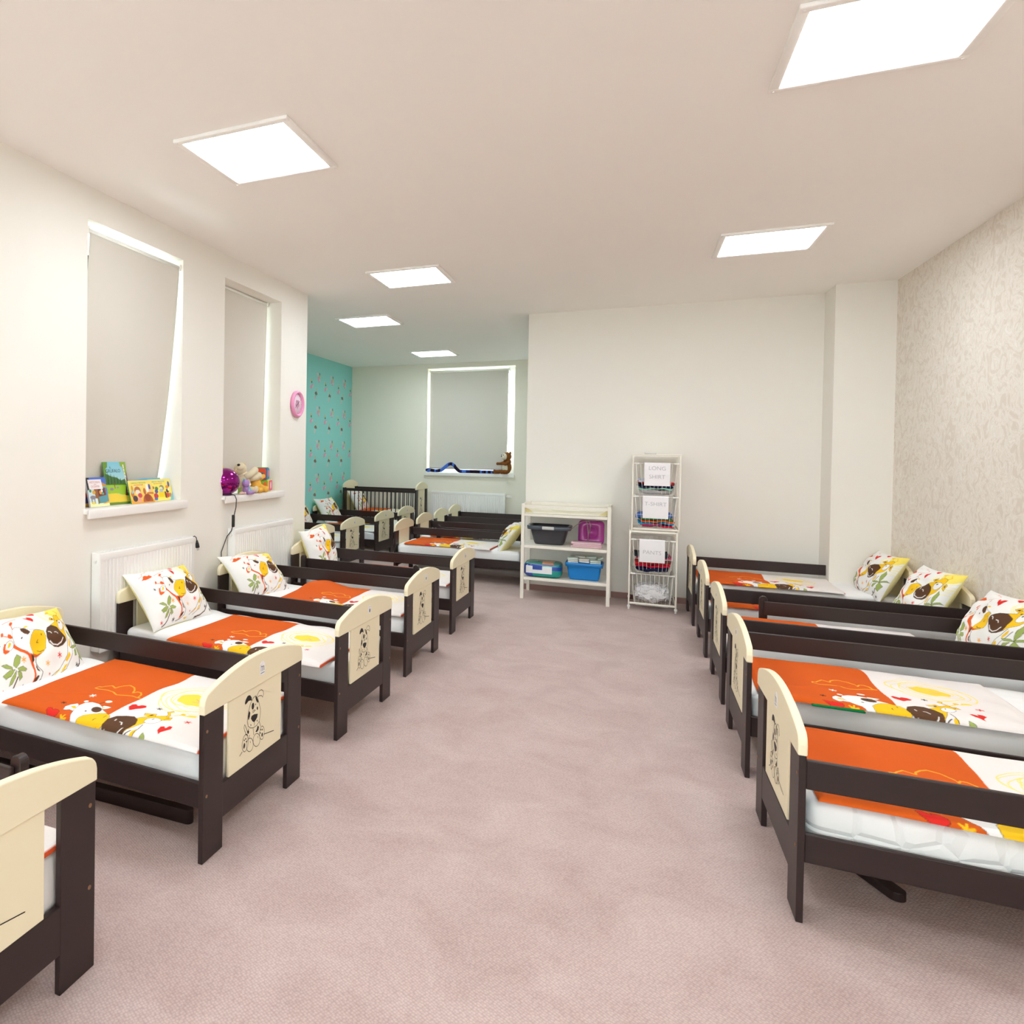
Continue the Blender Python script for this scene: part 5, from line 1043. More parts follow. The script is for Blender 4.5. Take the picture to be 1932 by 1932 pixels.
# magenta basin stood on its edge
M_mag = mat('magenta_plastic', (186, 62, 158), .22, .5, .03, coat=.3)
bs = thing('basin', 'magenta plastic basin standing on its edge on the middle shelf', 'basin', (-.345, 7.60, .531))
b = MB(); n = 12
def bas(s, z, k=1.0): return [(x * (1 - .06 * math.cos(math.pi * y / .24) ** 2 * k), y * (1 - .06 * math.cos(math.pi * x / .24) ** 2 * k)) for x, y in rrect(.120 * s, .118 * s, .042 * s, 8)], z
loft(b, [bas(1.0, -.03), bas(1.0, .0), bas(.96, .015), bas(.86, .026), bas(.74, .030)], 0, False, False)
loft(b, [(bas(.74, .030)[0], .030), (rrect(.060, .060, .0595, 8), .030), (rrect(.057, .057, .0565, 8), .014), (rrect(.050, .050, .0495, 8), .014), (rrect(.046, .046, .0455, 8), .026)], 0, False, True)
b.build('body', M_mag, bs, Matrix.Translation((0, 0, .128)) @ Matrix.Rotation(math.pi / 2 - .18, 4, 'X'))
bs.children[0].modifiers.new('thickness', 'SOLIDIFY').thickness = .003
cd = MB().tube([(-.52, 7.50, .69), (-.47, 7.51, .735), (-.42, 7.54, .765), (-.385, 7.545, .77), (-.372, 7.535, .70), (-.368, 7.525, .64), (-.369, 7.52, .575)], .0045, 8)
cd.tube([(-.395, 7.55, .765), (-.362, 7.548, .772), (-.348, 7.54, .73), (-.356, 7.53, .68), (-.368, 7.525, .64)], .0045, 8)
o = recentre(cd.build('hanging_cord', mat('grey_rubber_cord', (166, 150, 140), .6))); tag(o, 'grey cord looped over the magenta basin', 'cord')
M_pinkc = mat('pink_terry', (226, 192, 200), .95, .1, .05, 60, .4, 90)
for k, (dx, w, h) in enumerate(((0, .275, .016), (.008, .262, .014), (-.004, .268, .017))):
    z = .531 + (0, .0165, .031)[k]
    m_ = MB(); U_, V_ = np.meshgrid(np.linspace(-1, 1, 30), np.linspace(-1, 1, 14), indexing='ij')
    m_.rbox((-w / 2, -.075, 0), (w / 2, .075, h), .006)
    o = m_.build('folded_towel', M_pinkc); o.location = (-.375 + dx, 7.42, z); o.rotation_euler = (0, 0, (-.03, .04, .0)[k])
    tag(o, ('pink folded towel at the bottom of the small pile before the magenta basin', 'pink folded towel in the middle of the small pile before the magenta basin', 'pink folded towel on top of the small pile before the magenta basin')[k], 'towel', 'pink folded towels on the middle shelf')
# nappy pack
npk = thing('nappy_pack', 'blue, white and teal plastic pack of nappies on the bottom shelf', 'nappy pack', (-.765, 7.42, .215))
b = MB().ell((0, 0, .075), (.175, .125, .075), None, 0, 40, 24, .36)
nb = b.mesh('wrapper', [mat('pack_blue', (38, 74, 168), .25, .5, .05, coat=.4), mat('pack_teal', (18, 150, 140), .25, .5, .05, coat=.4), mat('pack_white', (236, 238, 240), .25, .5, .02), mat('pack_green', (60, 128, 116), .25), mat('pack_skin', (190, 140, 110), .3)])
for p in nb.polygons:
    c = p.center; s = c.x + .03 * math.sin(40 * c.z)
    if c.z > .128: p.material_index = 4 if (abs(c.x - .04) < .06 and c.y < .03) else 3
    elif c.z < .035: p.material_index = 1 if c.x > -.07 else 0
    elif .045 < c.z < .098 + .012 * math.sin(30 * c.x) and -.155 < c.x < .10 and c.y < 0: p.material_index = 2
    elif c.x > .10 and c.z < .06: p.material_index = 1
    elif c.x > .02 and c.z > .10: p.material_index = 1 if c.z < .118 else 0
    else: p.material_index = 0
link('wrapper', nb, npk)
def text_mesh(s, size, name, m, ext=.0006, bold=0.0):
    cu = bpy.data.curves.new(name, 'FONT'); cu.body = s; cu.size = size; cu.align_x = 'CENTER'; cu.align_y = 'CENTER'; cu.extrude = ext; cu.offset = bold
    ob = bpy.data.objects.new(name, cu); COL.objects.link(ob); bpy.context.view_layer.update()
    me = bpy.data.meshes.new_from_object(ob.evaluated_get(bpy.context.evaluated_depsgraph_get())); bpy.data.objects.remove(ob); bpy.data.curves.remove(cu)
    me.materials.clear(); me.materials.append(m); me.name = name
    return me
RX90 = Matrix.Rotation(math.pi / 2, 4, 'X')
link('count_print', text_mesh('4 - 82', .026, 'count_print', M_paper), npk, Matrix.Translation((-.115, -.1215, .112)) @ RX90)
# translucent blue bin of nappies
M_bin = mat('blue_translucent_plastic', (10, 128, 206), .25, .5, .03)
bn = tub('storage_bin', 'bright blue plastic bin full of white nappies on the bottom shelf', (-.392, 7.45, .215), .158, .115, .165, .02, .86, (M_bin, M_bin), .008, 'bin', False)
M_nap = mat('nappy_white', (242, 244, 238), .9, .1, .03, 30, .3, 40); M_nap2 = mat('nappy_pale_aqua', (222, 240, 234), .9, .1, .03, 30, .3, 40)
nm_ = MB().rbox((-.047, -.055, -.008), (.047, .055, .008), .007)
nme = [nm_.mesh('nappy', M_nap), nm_.mesh('nappy', M_nap2)]
spots = [(-.10, -.05, .150, 0, 0), (-.10, -.05, .168, .05, 0), (-.10, -.05, .186, -.05, 1), (0, -.05, .160, .1, 0), (0, -.05, .178, 0, 0), (.10, -.05, .150, 0, 1), (.10, -.05, .167, .06, 1), (-.06, .055, .168, .0, 1), (-.04, .055, .19, .08, 0), (.05, .055, .172, .0, 0), (.06, .055, .190, -.06, 1), (.118, .05, .172, .5, 1)]
nlab = ['left front column, lowest', 'left front column, middle', 'left front column, topmost', 'middle front column, lower', 'middle front column, upper', 'right front column, lower', 'right front column, upper', 'left rear column, lower', 'left rear column, upper', 'right rear column, lower', 'right rear column, upper', 'sticking up at the right rear corner']
for (x, y, z, r, k), lb in zip(spots, nlab):
    o = link('nappy', nme[k]); o.location = (-.392 + x, 7.45 + y, .215 + z + .018); o.rotation_euler = (0, r * .5 if r < .4 else -.6, r * .3)
    tag(o, 'folded white nappy in the blue bin, ' + lb, 'nappy', 'folded nappies in the blue bin')

# ------------------------------------------------------------------ wire basket tower
rx, ry = .0, 7.235
RW, RD = .395, .50
M_wire = mat('white_coated_wire', (240, 236, 228), .4, .5, .01)
def frame_unit(name, lab, x0, z0, z1, caster):
    t = thing(name, lab, 'shelf frame', (rx + x0, ry, z0)); h = z1 - z0; b0 = .052 if caster else .0
    for x in (0, RW - .014):
        for y in (0, RD - .014): MB().rbox((x, y, b0), (x + .014, y + .014, h), .003).build('upright', M_white, t)
    for y in (0, RD - .014):
        MB().rbox((.014, y + .001, b0 + .004), (RW - .014, y + .013, b0 + .022), .003).build('cross_bar', M_white, t)
        MB().rbox((.014, y + .001, h - .022), (RW - .014, y + .013, h - .002), .003).build('cross_bar', M_white, t)
    for x in (0, RW - .014):
        MB().rbox((x + .001, .014, b0 + .004), (x + .013, RD - .014, b0 + .022), .003).build('side_bar', M_white, t)
        MB().rbox((x + .001, .014, h - .022), (x + .013, RD - .014, h - .002), .003).build('side_bar', M_white, t)
        for z in (h - .082, h - .385):
            xi = x + .014 if x == 0 else x - .012
            MB().rbox((xi, .006, z - .008), (xi + .012, RD - .02, z - .002), .002).build('runner', M_white, t)
    if caster:
        for x in (.007, RW - .007):
            for y in (.007, RD - .007):
                c = MB().cyl((x, y, .045), (x, y, b0 + .004), .005).rbox((x - .013, y - .014, .024), (x + .013, y + .014, .046), .006).build('caster', M_plast, t)
                MB().cyl((x - .008, y + .004, .017), (x + .008, y + .004, .017), .017, n=20).build('wheel', M_rad, c)
    return t
frame_unit('basket_frame', 'lower white basket frame on casters, holding the pants basket', -.006, 0, .738, True)
fu = frame_unit('basket_frame', 'upper white basket frame stacked on the lower one, holding the shirt baskets', .008, .739, 1.436, False)
MB().rbox((-.002, -.004, .689), (RW + .002, RD, .699), .003).build('top_panel', M_white, fu)
def basket(lab, x0, zr, h):
    """open wire basket whose rim is at zr"""
    t = thing('wire_basket', lab, 'basket', (rx + x0 + RW / 2, ry + .008, zr - h), 0, 'white wire baskets in the tower')
    D = .46; hw, hb = .166, .140
    r = MB(); rim = [(-hw, 0, h), (hw, 0, h), (hw, D, h), (-hw, D, h)]
    r.tube(rim, .0042, 8, closed=True)
    r.build('rim', M_wire, t)
    w = MB(); W_ = .0019
    prof = lambda s: [(s * hw, h), (s * (hw - .006), h * .55), (s * (hb + .006), .03), (s * hb, .006)]
    n = 9
    for i in range(n + 1):                                   # front-to-back wires
        q = -1 + 2 * i / n
        xb, xt = q * hb, q * hw
        w.tube([(xt, 0, h), (xb + (xt - xb) * .5, .006, h * .5), (xb, .024, .012), (xb, .06, .0), (xb, D - .06, 0), (xb, D - .024, .012), (xt, D, h)], W_, 5)
    for j in range(11):                                      # side-to-side wires
        y = .03 + (D - .06) * j / 10
        l = [(-x, y, z) for x, z in prof(1)] ; rr = [(x, y, z) for x, z in reversed(prof(1))]
        w.tube([(-hw, y, h), (-hw + .006, y, h * .55), (-hb - .008, y, .03), (-hb + .01, y, 0), (hb - .01, y, 0), (hb + .008, y, .03), (hw - .006, y, h * .55), (hw, y, h)], W_, 5)
    zc = h * .5
    for zc, k in ((h * .42, .0), ):
        f = .55
        w.tube([(-hw + .004, .003, zc), (hw - .004, .003, zc), (hw - .004, D - .003, zc), (-hw + .004, D - .003, zc)], W_, 5, closed=True)
    w.build('mesh', M_wire, t)
    for sx in (-1, 1): MB().rbox((sx * (hw - .006) - .022, -.006, h - .007), (sx * (hw - .006) + .022, .006, h + .007), .004).build('rim_clip', M_plast, t)
    return t
ZB = ((1.353, .285), (1.050, .285), (.652, .300), (.336, .290))
bl = ('wire basket hung with the LONG SHIRT sheet, top of the tower', 'wire basket hung with the T-SHIRT sheet, second in the tower', 'wire basket hung with the PANTS sheet, third in the tower', 'bottom wire basket holding crumpled clear plastic bags')
for (zr, h), l, dx in zip(ZB, bl, (.008, .008, -.006, -.006)): basket(l, dx, zr, h)
# paper signs folded over the rims
M_pen = mat('faint_pen', (188, 184, 190), .7, .2, .02)
for (zr, txt, lab, dx, h0) in ((1.357, (('LONG', .055), ('SHIRT', -.022)), 'white paper sign reading LONG SHIRT on the top basket', .014, .205), (1.054, (('T-SHIRT', .03),), 'white paper sign reading T-SHIRT on the second basket', .006, .20), (.656, (('PANTS', -.012),), 'white paper sign reading PANTS on the third basket', -.014, .205)):
    s = thing('paper_sign', lab, 'sign', (rx + RW / 2 + dx, ry - .006, zr - h0), 0, 'paper signs on the baskets')
    p = MB(); n = 14
    for d in (0, .0008):
        pass
    prof = [(-.002, 0), (-.006, h0 * .5), (-.003, h0 - .006), (.002, h0 + .004), (.012, h0 + .006), (.020, h0 - .01), (.022, h0 - .06)]
    out = [(y, z) for y, z in prof] + [(y + .0009, z - .0009) for y, z in reversed(prof)]
    p.prism(out, lambda y, z, x: (x, y, z), -.104, .104); sh = p.build('sheet', M_paper, s)
    for w_, dz in txt:
        link('lettering', text_mesh(w_, .050, 'lettering', M_pen, .0003, -.0006), sh, Matrix.Translation((.0, -.0072, h0 / 2 + dz)) @ RX90 @ Matrix.Rotation(-.02, 4, 'Z'))
# clothes
CLO = dict(navy=(30, 34, 66), mint=(158, 212, 198), grey=(176, 172, 170), red=(200, 44, 48), pale=(196, 206, 226), blue=(70, 110, 190), teal=(30, 140, 190), orange=(232, 90, 40), green=(60, 130, 70), crimson=(196, 28, 62), brown=(84, 66, 60), rose=(214, 100, 130), black=(34, 32, 40), dark=(52, 60, 66))
def garment(lab, key, x, y, z, w, d, h, seed, group, wave=.006):
    rn = np.random.RandomState(seed); p = rn.rand(6) * 6.28; b = MB(); n, m = 22, 12
    bm = bmesh.new(); bmesh.ops.create_cube(bm, size=1)
    for v in bm.verts: v.co = Vector((v.co.x * w, v.co.y * d, v.co.z * h))
    bmesh.ops.bevel(bm, geom=bm.edges[:], offset=h * .42, segments=3, profile=.5, affect='EDGES')
    bmesh.ops.subdivide_edges(bm, edges=[e for e in bm.edges if e.calc_length() > .05], cuts=12, use_grid_fill=True)
    for v in bm.verts:
        c = v.co; c.z += wave * math.sin(26 * c.x + p[0]) * math.sin(17 * c.y + p[1]) + wave * .6 * math.sin(60 * c.x + p[2])
        c.x += .008 * math.sin(30 * c.y + p[3]); c.y += .006 * math.sin(25 * c.x + p[4])
    b.bm(bm, 0, True)
    o = b.build('folded_garment', mat('cloth_' + key, CLO[key], .95, .1, .12, 60, .3, 120)); o.location = (x, y, z + h / 2 + wave)
    o.rotation_euler = (0, (rn.rand() - .5) * .06, (rn.rand() - .5) * .1)
    return tag(o, lab, 'garment', group)
cx = rx + RW / 2
def pile(zb, dx, items, nm, group):
    z = zb + .004
    for k, (key, w, h, ox, desc) in enumerate(items):
        garment(desc + ' in the ' + nm, key, cx + dx + ox, ry + .21, z, w, .36, h, k + int(zb * 100), group); z += h + .003
pile(1.353 - .285, .008, [('grey', .245, .034, 0, 'grey folded garment lying lowest'), ('mint', .265, .014, 0, 'mint green folded garment above the grey one'), ('navy', .285, .020, -.005, 'navy folded garment'), ('black', .285, .014, .0, 'black folded garment'), ('red', .295, .015, .0, 'red folded garment near the top'), ('pale', .20, .018, -.04, 'pale blue garment topmost')], 'LONG SHIRT basket', 'clothes in the top basket')
pile(1.050 - .285, .008, [('crimson', .255, .016, .01, 'crimson folded garment lying lowest'), ('teal', .285, .016, 0, 'turquoise folded garment'), ('orange', .27, .018, .02, 'orange garment poking out at the right'), ('green', .27, .014, 0, 'green folded garment'), ('blue', .29, .034, -.01, 'mid blue garment topmost')], 'T-SHIRT basket', 'clothes in the second basket')
pile(.652 - .300, -.006, [('navy', .255, .036, 0, 'navy trousers lying lowest'), ('crimson', .275, .022, 0, 'crimson trousers'), ('red', .285, .020, 0, 'red trousers'), ('brown', .275, .022, .02, 'brown trousers on the right'), ('rose', .28, .016, .01, 'rose pink trousers'), ('dark', .285, .020, -.015, 'dark grey trousers topmost')], 'PANTS basket', 'clothes in the third basket')
# crumpled clear plastic bags
b = MB(); rn = random.Random(5)
bm = bmesh.new(); bmesh.ops.create_icosphere(bm, subdivisions=5, radius=1)
from mathutils import noise
for v in bm.verts:
    c = v.co.copy(); k = .22 * noise.noise(c * 3.1) + .22 * abs(noise.noise(c * 6.3)) + .12 * abs(noise.noise(c * 13)) - .12
    c = c * (1 + k); v.co = Vector((max(-1.0, min(1.0, c.x * 1.15)) * .142, max(-1, min(1, c.y * 1.15)) * .20, max(-.98, c.z) * .088))
b.bm(bm, 0, False)
M_bag = mat('crinkled_clear_plastic', (238, 236, 238), .14, .7, .10, 24, .8, 26)
o = b.build('plastic_bags', M_bag); o.location = (cx - .006, ry + .225, .338 - .290 + .098); o['kind'] = 'stuff'; tag(o, 'heap of crumpled clear plastic bags in the bottom wire basket', 'plastic bags')
hk = MB().tube([(-.045, 0, .012), (-.045, 0, 0), (.045, 0, -.002), (.045, 0, .010)], .004, 8)
o = hk.build('metal_handle', mat('brushed_steel', (188, 190, 194), .3, .5, .02, metal=.9)); o.location = (.155, ry + .06, 1.4415 + .001); tag(o, 'small steel handle lying on top of the basket tower', 'handle')

# ------------------------------------------------------------------ picture books on the first sill
SZ = 1.0755
def book(lab, w, h, th, loc, lean, yaw, base, art, title=None, mats_back=(200, 190, 170), group='picture books on the first sill'):
    """a book whose front faces the room (+x); leans back by lean"""
    t = thing('picture_book', lab, 'book', loc, 0, group); t.rotation_euler = (0, -lean, yaw)
    u = np.linspace(-w / 2, w / 2, int(w / .0022)); v = np.linspace(0, h, int(h / .0022))
    c = paint(u, v, base, art, 2); U, V = np.meshgrid(u, v, indexing='ij')
    cov = link('cover', grid_mesh('cover', np.full(U.shape, th / 2 + .0004), U, V, c, [M_print]), t)
    MB().rbox((-th / 2, -w / 2, 0), (th / 2, w / 2, h), .0015, 0, 2, False).build('binding', mat('binding_%d_%d_%d' % mats_back, mats_back, .6), t)
    MB().box((-th / 2 + .002, -w / 2 + .004, h - .0015), (th / 2 - .002, w / 2 - .001, h + .0006)).build('page_edges', M_paper, t)
    for s, size, y, z, col in (title or []):
        m = mat('ink_%d_%d_%d' % col, col, .6)
        link('title', text_mesh(s, size, 'title', m, .0003), cov, Matrix.Translation((th / 2 + .0008, y, z)) @ Matrix(((0, 0, 1, 0), (1, 0, 0, 0), (0, 1, 0, 0), (0, 0, 0, 1))))
    return t
def vgrad(a, b, h):
    A, B = np.array(lin(a)), np.array(lin(b))
    return lambda uu, vv: np.tile((A[None, :] + (B - A)[None, :] * np.clip(vv / h, 0, 1)[:, None])[None], (len(uu), 1, 1))
def E(cx, cy, rx, ry, n=16): return [(cx + rx * math.cos(t), cy + ry * math.sin(t)) for t in np.linspace(0, 2 * math.pi, n, endpoint=False)]
def P(c, pts, o=0): return ('p', c, pts, o)
w, h = .205, .268
art = [P((150, 196, 40), [(-w/2, .075), (w/2, .062), (w/2, .14), (-w/2, .135)]), P((70, 110, 50), [(-w/2, .125), (w/2, .12), (w/2, .165), (.04, .15), (0, .17), (-.04, .175), (-w/2, .20)])]
for i in range(11):
    x = -.09 + i * .014; z = .205 - i * .0055 + (.012 if i % 2 else 0); art.append(P((44, 88, 44) if i % 2 else (70, 112, 56), [(x - .010, .13), (x, z), (x + .010, .13)]))
art += [P((158, 196, 54), [(-w/2, .068), (-.02, .075), (.03, .06), (w/2, .055), (w/2, .10), (.01, .118), (-w/2, .112)]), P((240, 206, 70), [(-w/2, .012), (w/2, .012), (w/2, .062), (.03, .058), (-.02, .072), (-w/2, .070)]), P((108, 140, 44), [(-w/2, 0), (w/2, 0), (w/2, .014), (-w/2, .016)]),
        P((150, 140, 150), E(-.055, .098, .018, .009)), P((150, 140, 150), E(.0, .106, .012, .006)), P((120, 70, 40), [(-.028, .10), (-.022, .10), (-.022, .14), (-.028, .14)]),
        P((110, 152, 52), [(-w/2, h), (-.065, h), (-.07, .235), (-.088, .225), (-.08, .20), (-w/2, .19)]), P((140, 172, 60), [(.045, h), (w/2, h), (w/2, .17), (.075, .19), (.065, .235), (.05, .24)]),
        P((104, 60, 42), [(.062, .055), (w/2, .05), (w/2, .21), (.098, .20), (.09, .15)]), P((232, 226, 214), [(.088, .07), (.096, .07), (.082, .25), (.072, .25)]), P((56, 96, 54), [(.092, .10), (w/2, .08), (w/2, .16)])]
for i in range(8): art.append(P((70, 60, 54), E(.090 - .012 * i / 8, .085 + i * .02, .0028, .003, 6)))
book('tall picture book with a forest cover, standing highest on the first sill', w, h, .010, (-2.838, 3.455, SZ), .20, -.02, vgrad((206, 226, 214), (126, 196, 216), h), art,
     [('EL', .016, -.045, .232, (56, 110, 120)), ('GRÚFALO', .030, -.022, .210, (44, 86, 100))], (92, 140, 64))
w, h = .165, .178
art = [P((246, 238, 178), [(-w/2, 0), (w/2, 0), (w/2, .03), (-w/2, .03)]), P((206, 222, 230), [(-w/2, .03), (-.02, .03), (-.03, .13), (-w/2, .13)]), P((50, 44, 36), [(-w/2, .10), (-.06, .11), (-.055, h), (-w/2, h)]), P((90, 150, 160), [(.005, .02), (w/2, .02), (w/2, .07), (.0, .07)]), P((240, 168, 40), [(.02, .014), (w/2, .02), (w/2, .032)]),
       P((150, 96, 56), [(-.022, .02), (.005, .02), (-.005, .12), (-.032, .12)]), P((130, 62, 44), [(.0, .06), (.068, .068), (.066, .118), (-.004, .12)]), P((52, 42, 36), [(.010, .068), (.056, .074), (.054, .108), (.008, .11)]), P((236, 150, 60), E(.022, .086, .010, .013)), P((230, 232, 236), E(.036, .096, .008, .010)), P((110, 160, 130), E(.040, .078, .012, .007)),
       P((140, 134, 144), E(-.048, .058, .024, .012)), P((140, 134, 144), [(-.064, .02), (-.058, .02), (-.056, .05), (-.066, .05)]), P((140, 134, 144), [(-.040, .02), (-.034, .02), (-.034, .05), (-.042, .05)]), P((220, 232, 232), E(-.02, .034, .014, .018)), P((80, 140, 104), [(-.012, .016), (-.006, .016), (-.006, .05), (-.012, .05)]), P((222, 170, 60), E(-.034, .088, .014, .012)), P((70, 140, 80), E(-.062, .098, .010, .010)), P((236, 214, 96), E(-.050, .026, .012, .009)),
       P((110, 170, 150), [(-.01, .118), (w/2, .112), (w/2, .126), (.0, .13)]), P((196, 140, 60), [(.03, .126), (w/2, .118), (w/2, .132), (.05, .145)]), P((240, 232, 234), [(-.066, .108), (.048, .106), (.044, .166), (-.070, .166)])]
book('squarish picture book with a white title panel, second at the left of the first sill', w, h, .012, (-2.812, 3.245, SZ), .26, -.02, vgrad((120, 150, 196), (64, 104, 200), h), art, [('HISTORIAS', .019, -.012, .148, (214, 168, 170)), ('PARA', .008, -.012, .135, (214, 168, 170)), ('DORMIR', .019, -.012, .122, (214, 168, 170))], (196, 206, 220))
w, h = .19, .165
art = [P((196, 60, 60), E(-.02, .06, .05, .04)), P((222, 130, 100), E(-.04, .10, .03, .03)), P((60, 60, 130), E(.03, .03, .04, .03)), P((222, 180, 80), [(-w/2, 0), (w/2, 0), (w/2, .02), (-w/2, .02)])]
book('mostly hidden picture book at the far left of the first sill', w, h, .012, (-2.866, 3.180, SZ), .26, -.02, vgrad((150, 90, 80), (200, 214, 170), h), art, None, (190, 200, 150))
def small_book(lab, loc, yaw, bot, top, art, tcol, scol, back):
    book(lab, .242, .148, .009, loc, .26, yaw, vgrad(bot, top, .148), art, [('CUENTOS Y PINCELITOS', .0135, -.02, .131, tcol), ('PARA TODOS LOS PEQUES', .0078, -.02, .118, scol)], back)
art = [P((240, 170, 60), [(-.121, 0), (.121, 0), (.121, .018), (-.121, .022)]), P((176, 88, 52), [(.0, .006)] + [(.052 - .052 * math.cos(t), .006 + .052 * math.sin(t)) for t in np.linspace(0, math.pi, 14)] + [(.104, .006)]), P((150, 70, 42), E(.052, .032, .030, .024)), P((184, 112, 62), E(-.04, .083, .032, .026)), P((236, 226, 208), E(-.04, .072, .026, .016)), P((212, 160, 70), E(-.09, .095, .010, .022)), P((200, 120, 60), E(-.095, .062, .016, .022)), P((150, 190, 210), E(-.093, .075, .012, .010)), P((80, 60, 70), E(-.075, .032, .024, .020)), P((206, 70, 84), E(-.022, .05, .022, .016)), P((236, 160, 150), E(-.035, .022, .018, .016)), P((240, 238, 230), E(.062, .095, .013, .030)), P((66, 76, 150), E(.088, .100, .011, .022)), P((236, 190, 160), E(.085, .078, .014, .010)), P((190, 110, 70), E(.03, .075, .014, .022)), P((220, 214, 190), E(-.06, .112, .007, .009)), P((220, 214, 190), E(-.0, .112, .007, .009)), P((200, 120, 60), [(.05, .058), (.121, .052), (.121, .066), (.06, .068)])]
small_book('yellow landscape picture book with an orange hearth, beside the tall forest book', (-2.798, 3.640, SZ), .0, (244, 190, 70), (250, 224, 120), art, (150, 190, 60), (222, 110, 60), (52, 140, 66))
art = [P((248, 232, 120), [(-.121, 0), (.121, 0), (.121, .014), (-.121, .014)]), P((246, 214, 20), [(-.035, .026), (.035, .022), (.034, .062), (-.022, .062)]), P((112, 70, 52), [(.036, .02), (.058, .014), (.056, .06), (.036, .062)]), P((150, 146, 120), E(.012, .088, .026, .020)), P((238, 232, 160), E(.004, .084, .018, .012)), P((186, 196, 204), E(.004, .070, .020, .012)), P((80, 140, 70), E(-.045, .085, .018, .013)), P((88, 84, 160), E(-.052, .066, .018, .014)), P((210, 60, 64), E(-.065, .036, .026, .018)), P((70, 110, 190), E(-.070, .016, .022, .010)), P((236, 150, 40), E(.075, .092, .018, .012)), P((60, 50, 46), E(.072, .066, .016, .014)), P((240, 236, 228), E(.085, .074, .010, .010)), P((220, 74, 60), E(.070, .036, .016, .018)), P((72, 80, 170), E(.096, .112, .012, .020)), P((200, 140, 70), E(.095, .036, .014, .016)), P((180, 120, 76), E(-.085, .092, .018, .010)), P((120, 196, 210), [(.085, 0), (.121, 0), (.121, .06)])]
small_book('yellow landscape picture book with a bright yellow dress, rightmost in front on the first sill', (-2.822, 3.878, SZ), .0, (246, 232, 96), (248, 228, 110), art, (110, 180, 190), (236, 150, 80), (110, 190, 210))
book('blue picture book hidden behind the two yellow ones', .29, .15, .008, (-2.905, 3.84, SZ), .16, .0, vgrad((60, 150, 200), (110, 196, 226), .15), [], None, (40, 110, 170))

# ------------------------------------------------------------------ toys on the second sill
def fur(name, rgb): return mat(name, rgb, .95, .1, .06, 90, .5, 160)
# mirrored purple globe lamp with its black flex
gl = thing('globe_lamp', 'purple mirrored globe lamp at the left end of the second sill', 'lamp', (-2.800, 4.655, SZ))
M_glob = mat('purple_mirror_glass', (150, 30, 130), .06, .6, .35, 9, .15, 8, metal=.85)
MB().ell((0, 0, .105), (.108, .128, .105), None, 0, 36, 24).build('globe', M_glob, gl)
MB().lathe([(.05, 0), (.055, .004), (.05, .02), (.03, .03)], (0, 0, 0), 28).build('base', mat('dark_purple_plastic', (74, 22, 66), .3), gl)
fx = MB().tube([(.02, -.012, .010), (.06, -.008, .008), (.085, .0, .004), (.095, .010, -.03), (.094, .005, -.09), (.088, -.01, -.15)], .0035, 8)
fx.tube([(.084, -.024, -.235), (.075, -.03, -.27), (.05, -.05, -.31), (.045, -.12, -.42), (.045, -.125, -.70), (.046, -.10, -.86)], .0035, 8).build('flex', M_black, gl)
MB().rbox((.077, -.032, -.24), (.095, -.006, -.145), .006).build('inline_switch', M_black, gl, Matrix.Identity(4))
# yellow card
cw = thing('yellow_card', 'yellow card with dark lines of print behind the purple globe lamp', 'card', (-2.875, 4.74, SZ)); cw.rotation_euler = (0, -.22, -.05)
sh = MB().rbox((-.003, -.075, 0), (.003, .075, .245), .001, 0, 2, False).build('panel', mat('card_yellow', (244, 212, 50), .5), cw)
for s, z in (('ILUSTRADO', .205), ('EL CLÁSICO', .186), ('DE SIEMPRE', .167)):
    link('print', text_mesh(s, .018, 'print', mat('card_ink', (110, 92, 40), .6), .0003), sh, Matrix.Translation((.0036, .0, z)) @ Matrix(((0, 0, 1, 0), (1, 0, 0, 0), (0, 1, 0, 0), (0, 0, 0, 1))))
# pale bear covering its eyes
M_crm = fur('cream_plush', (226, 212, 182)); M_tan = fur('tan_plush', (214, 184, 128)); M_nose = mat('black_felt', (30, 24, 22), .7)
bb = thing('teddy_bear', 'cream plush bear with crossed arms and head tipped back on the second sill', 'soft toy', (-2.815, 4.965, SZ))
MB().ell((0, .0, .075), (.055, .065, .085)).ell((-.01, .0, .14), (.045, .05, .05)).build('body', M_crm, bb)
hd = MB().ell((-.02, -.02, .195), (.050, .062, .052)).ell((.0, -.05, .215), (.032, .042, .030), (.4, 0, 0)).build('head', M_crm, bb)
MB().ell((.0, -.082, .230), (.012, .016, .010)).build('nose', M_nose, hd)
for y, z in ((-.075, .165), (.055, .215)): MB().ell((-.03, y, z), (.014, .028, .030)).build('ear', M_tan, hd)
MB().tube([(.03, -.03, .13), (.05, .03, .155), (.045, .11, .185)], [.024, .026, .030], 12).ell((.045, .112, .186), (.028, .030, .028)).build('arm', M_crm, bb)
MB().tube([(.03, .04, .12), (.052, .08, .125), (.05, .15, .135)], [.024, .028, .034], 12).ell((.05, .155, .136), (.034, .036, .034)).build('arm', M_crm, bb)
for y in (-.07, .055): MB().tube([(.02, y * .5, .03), (.06, y, .026), (.085, y * 1.1, .030)], [.026, .026, .022], 10).ell((.085, y * 1.1, .032), (.018, .024, .028)).build('leg', M_crm, bb)
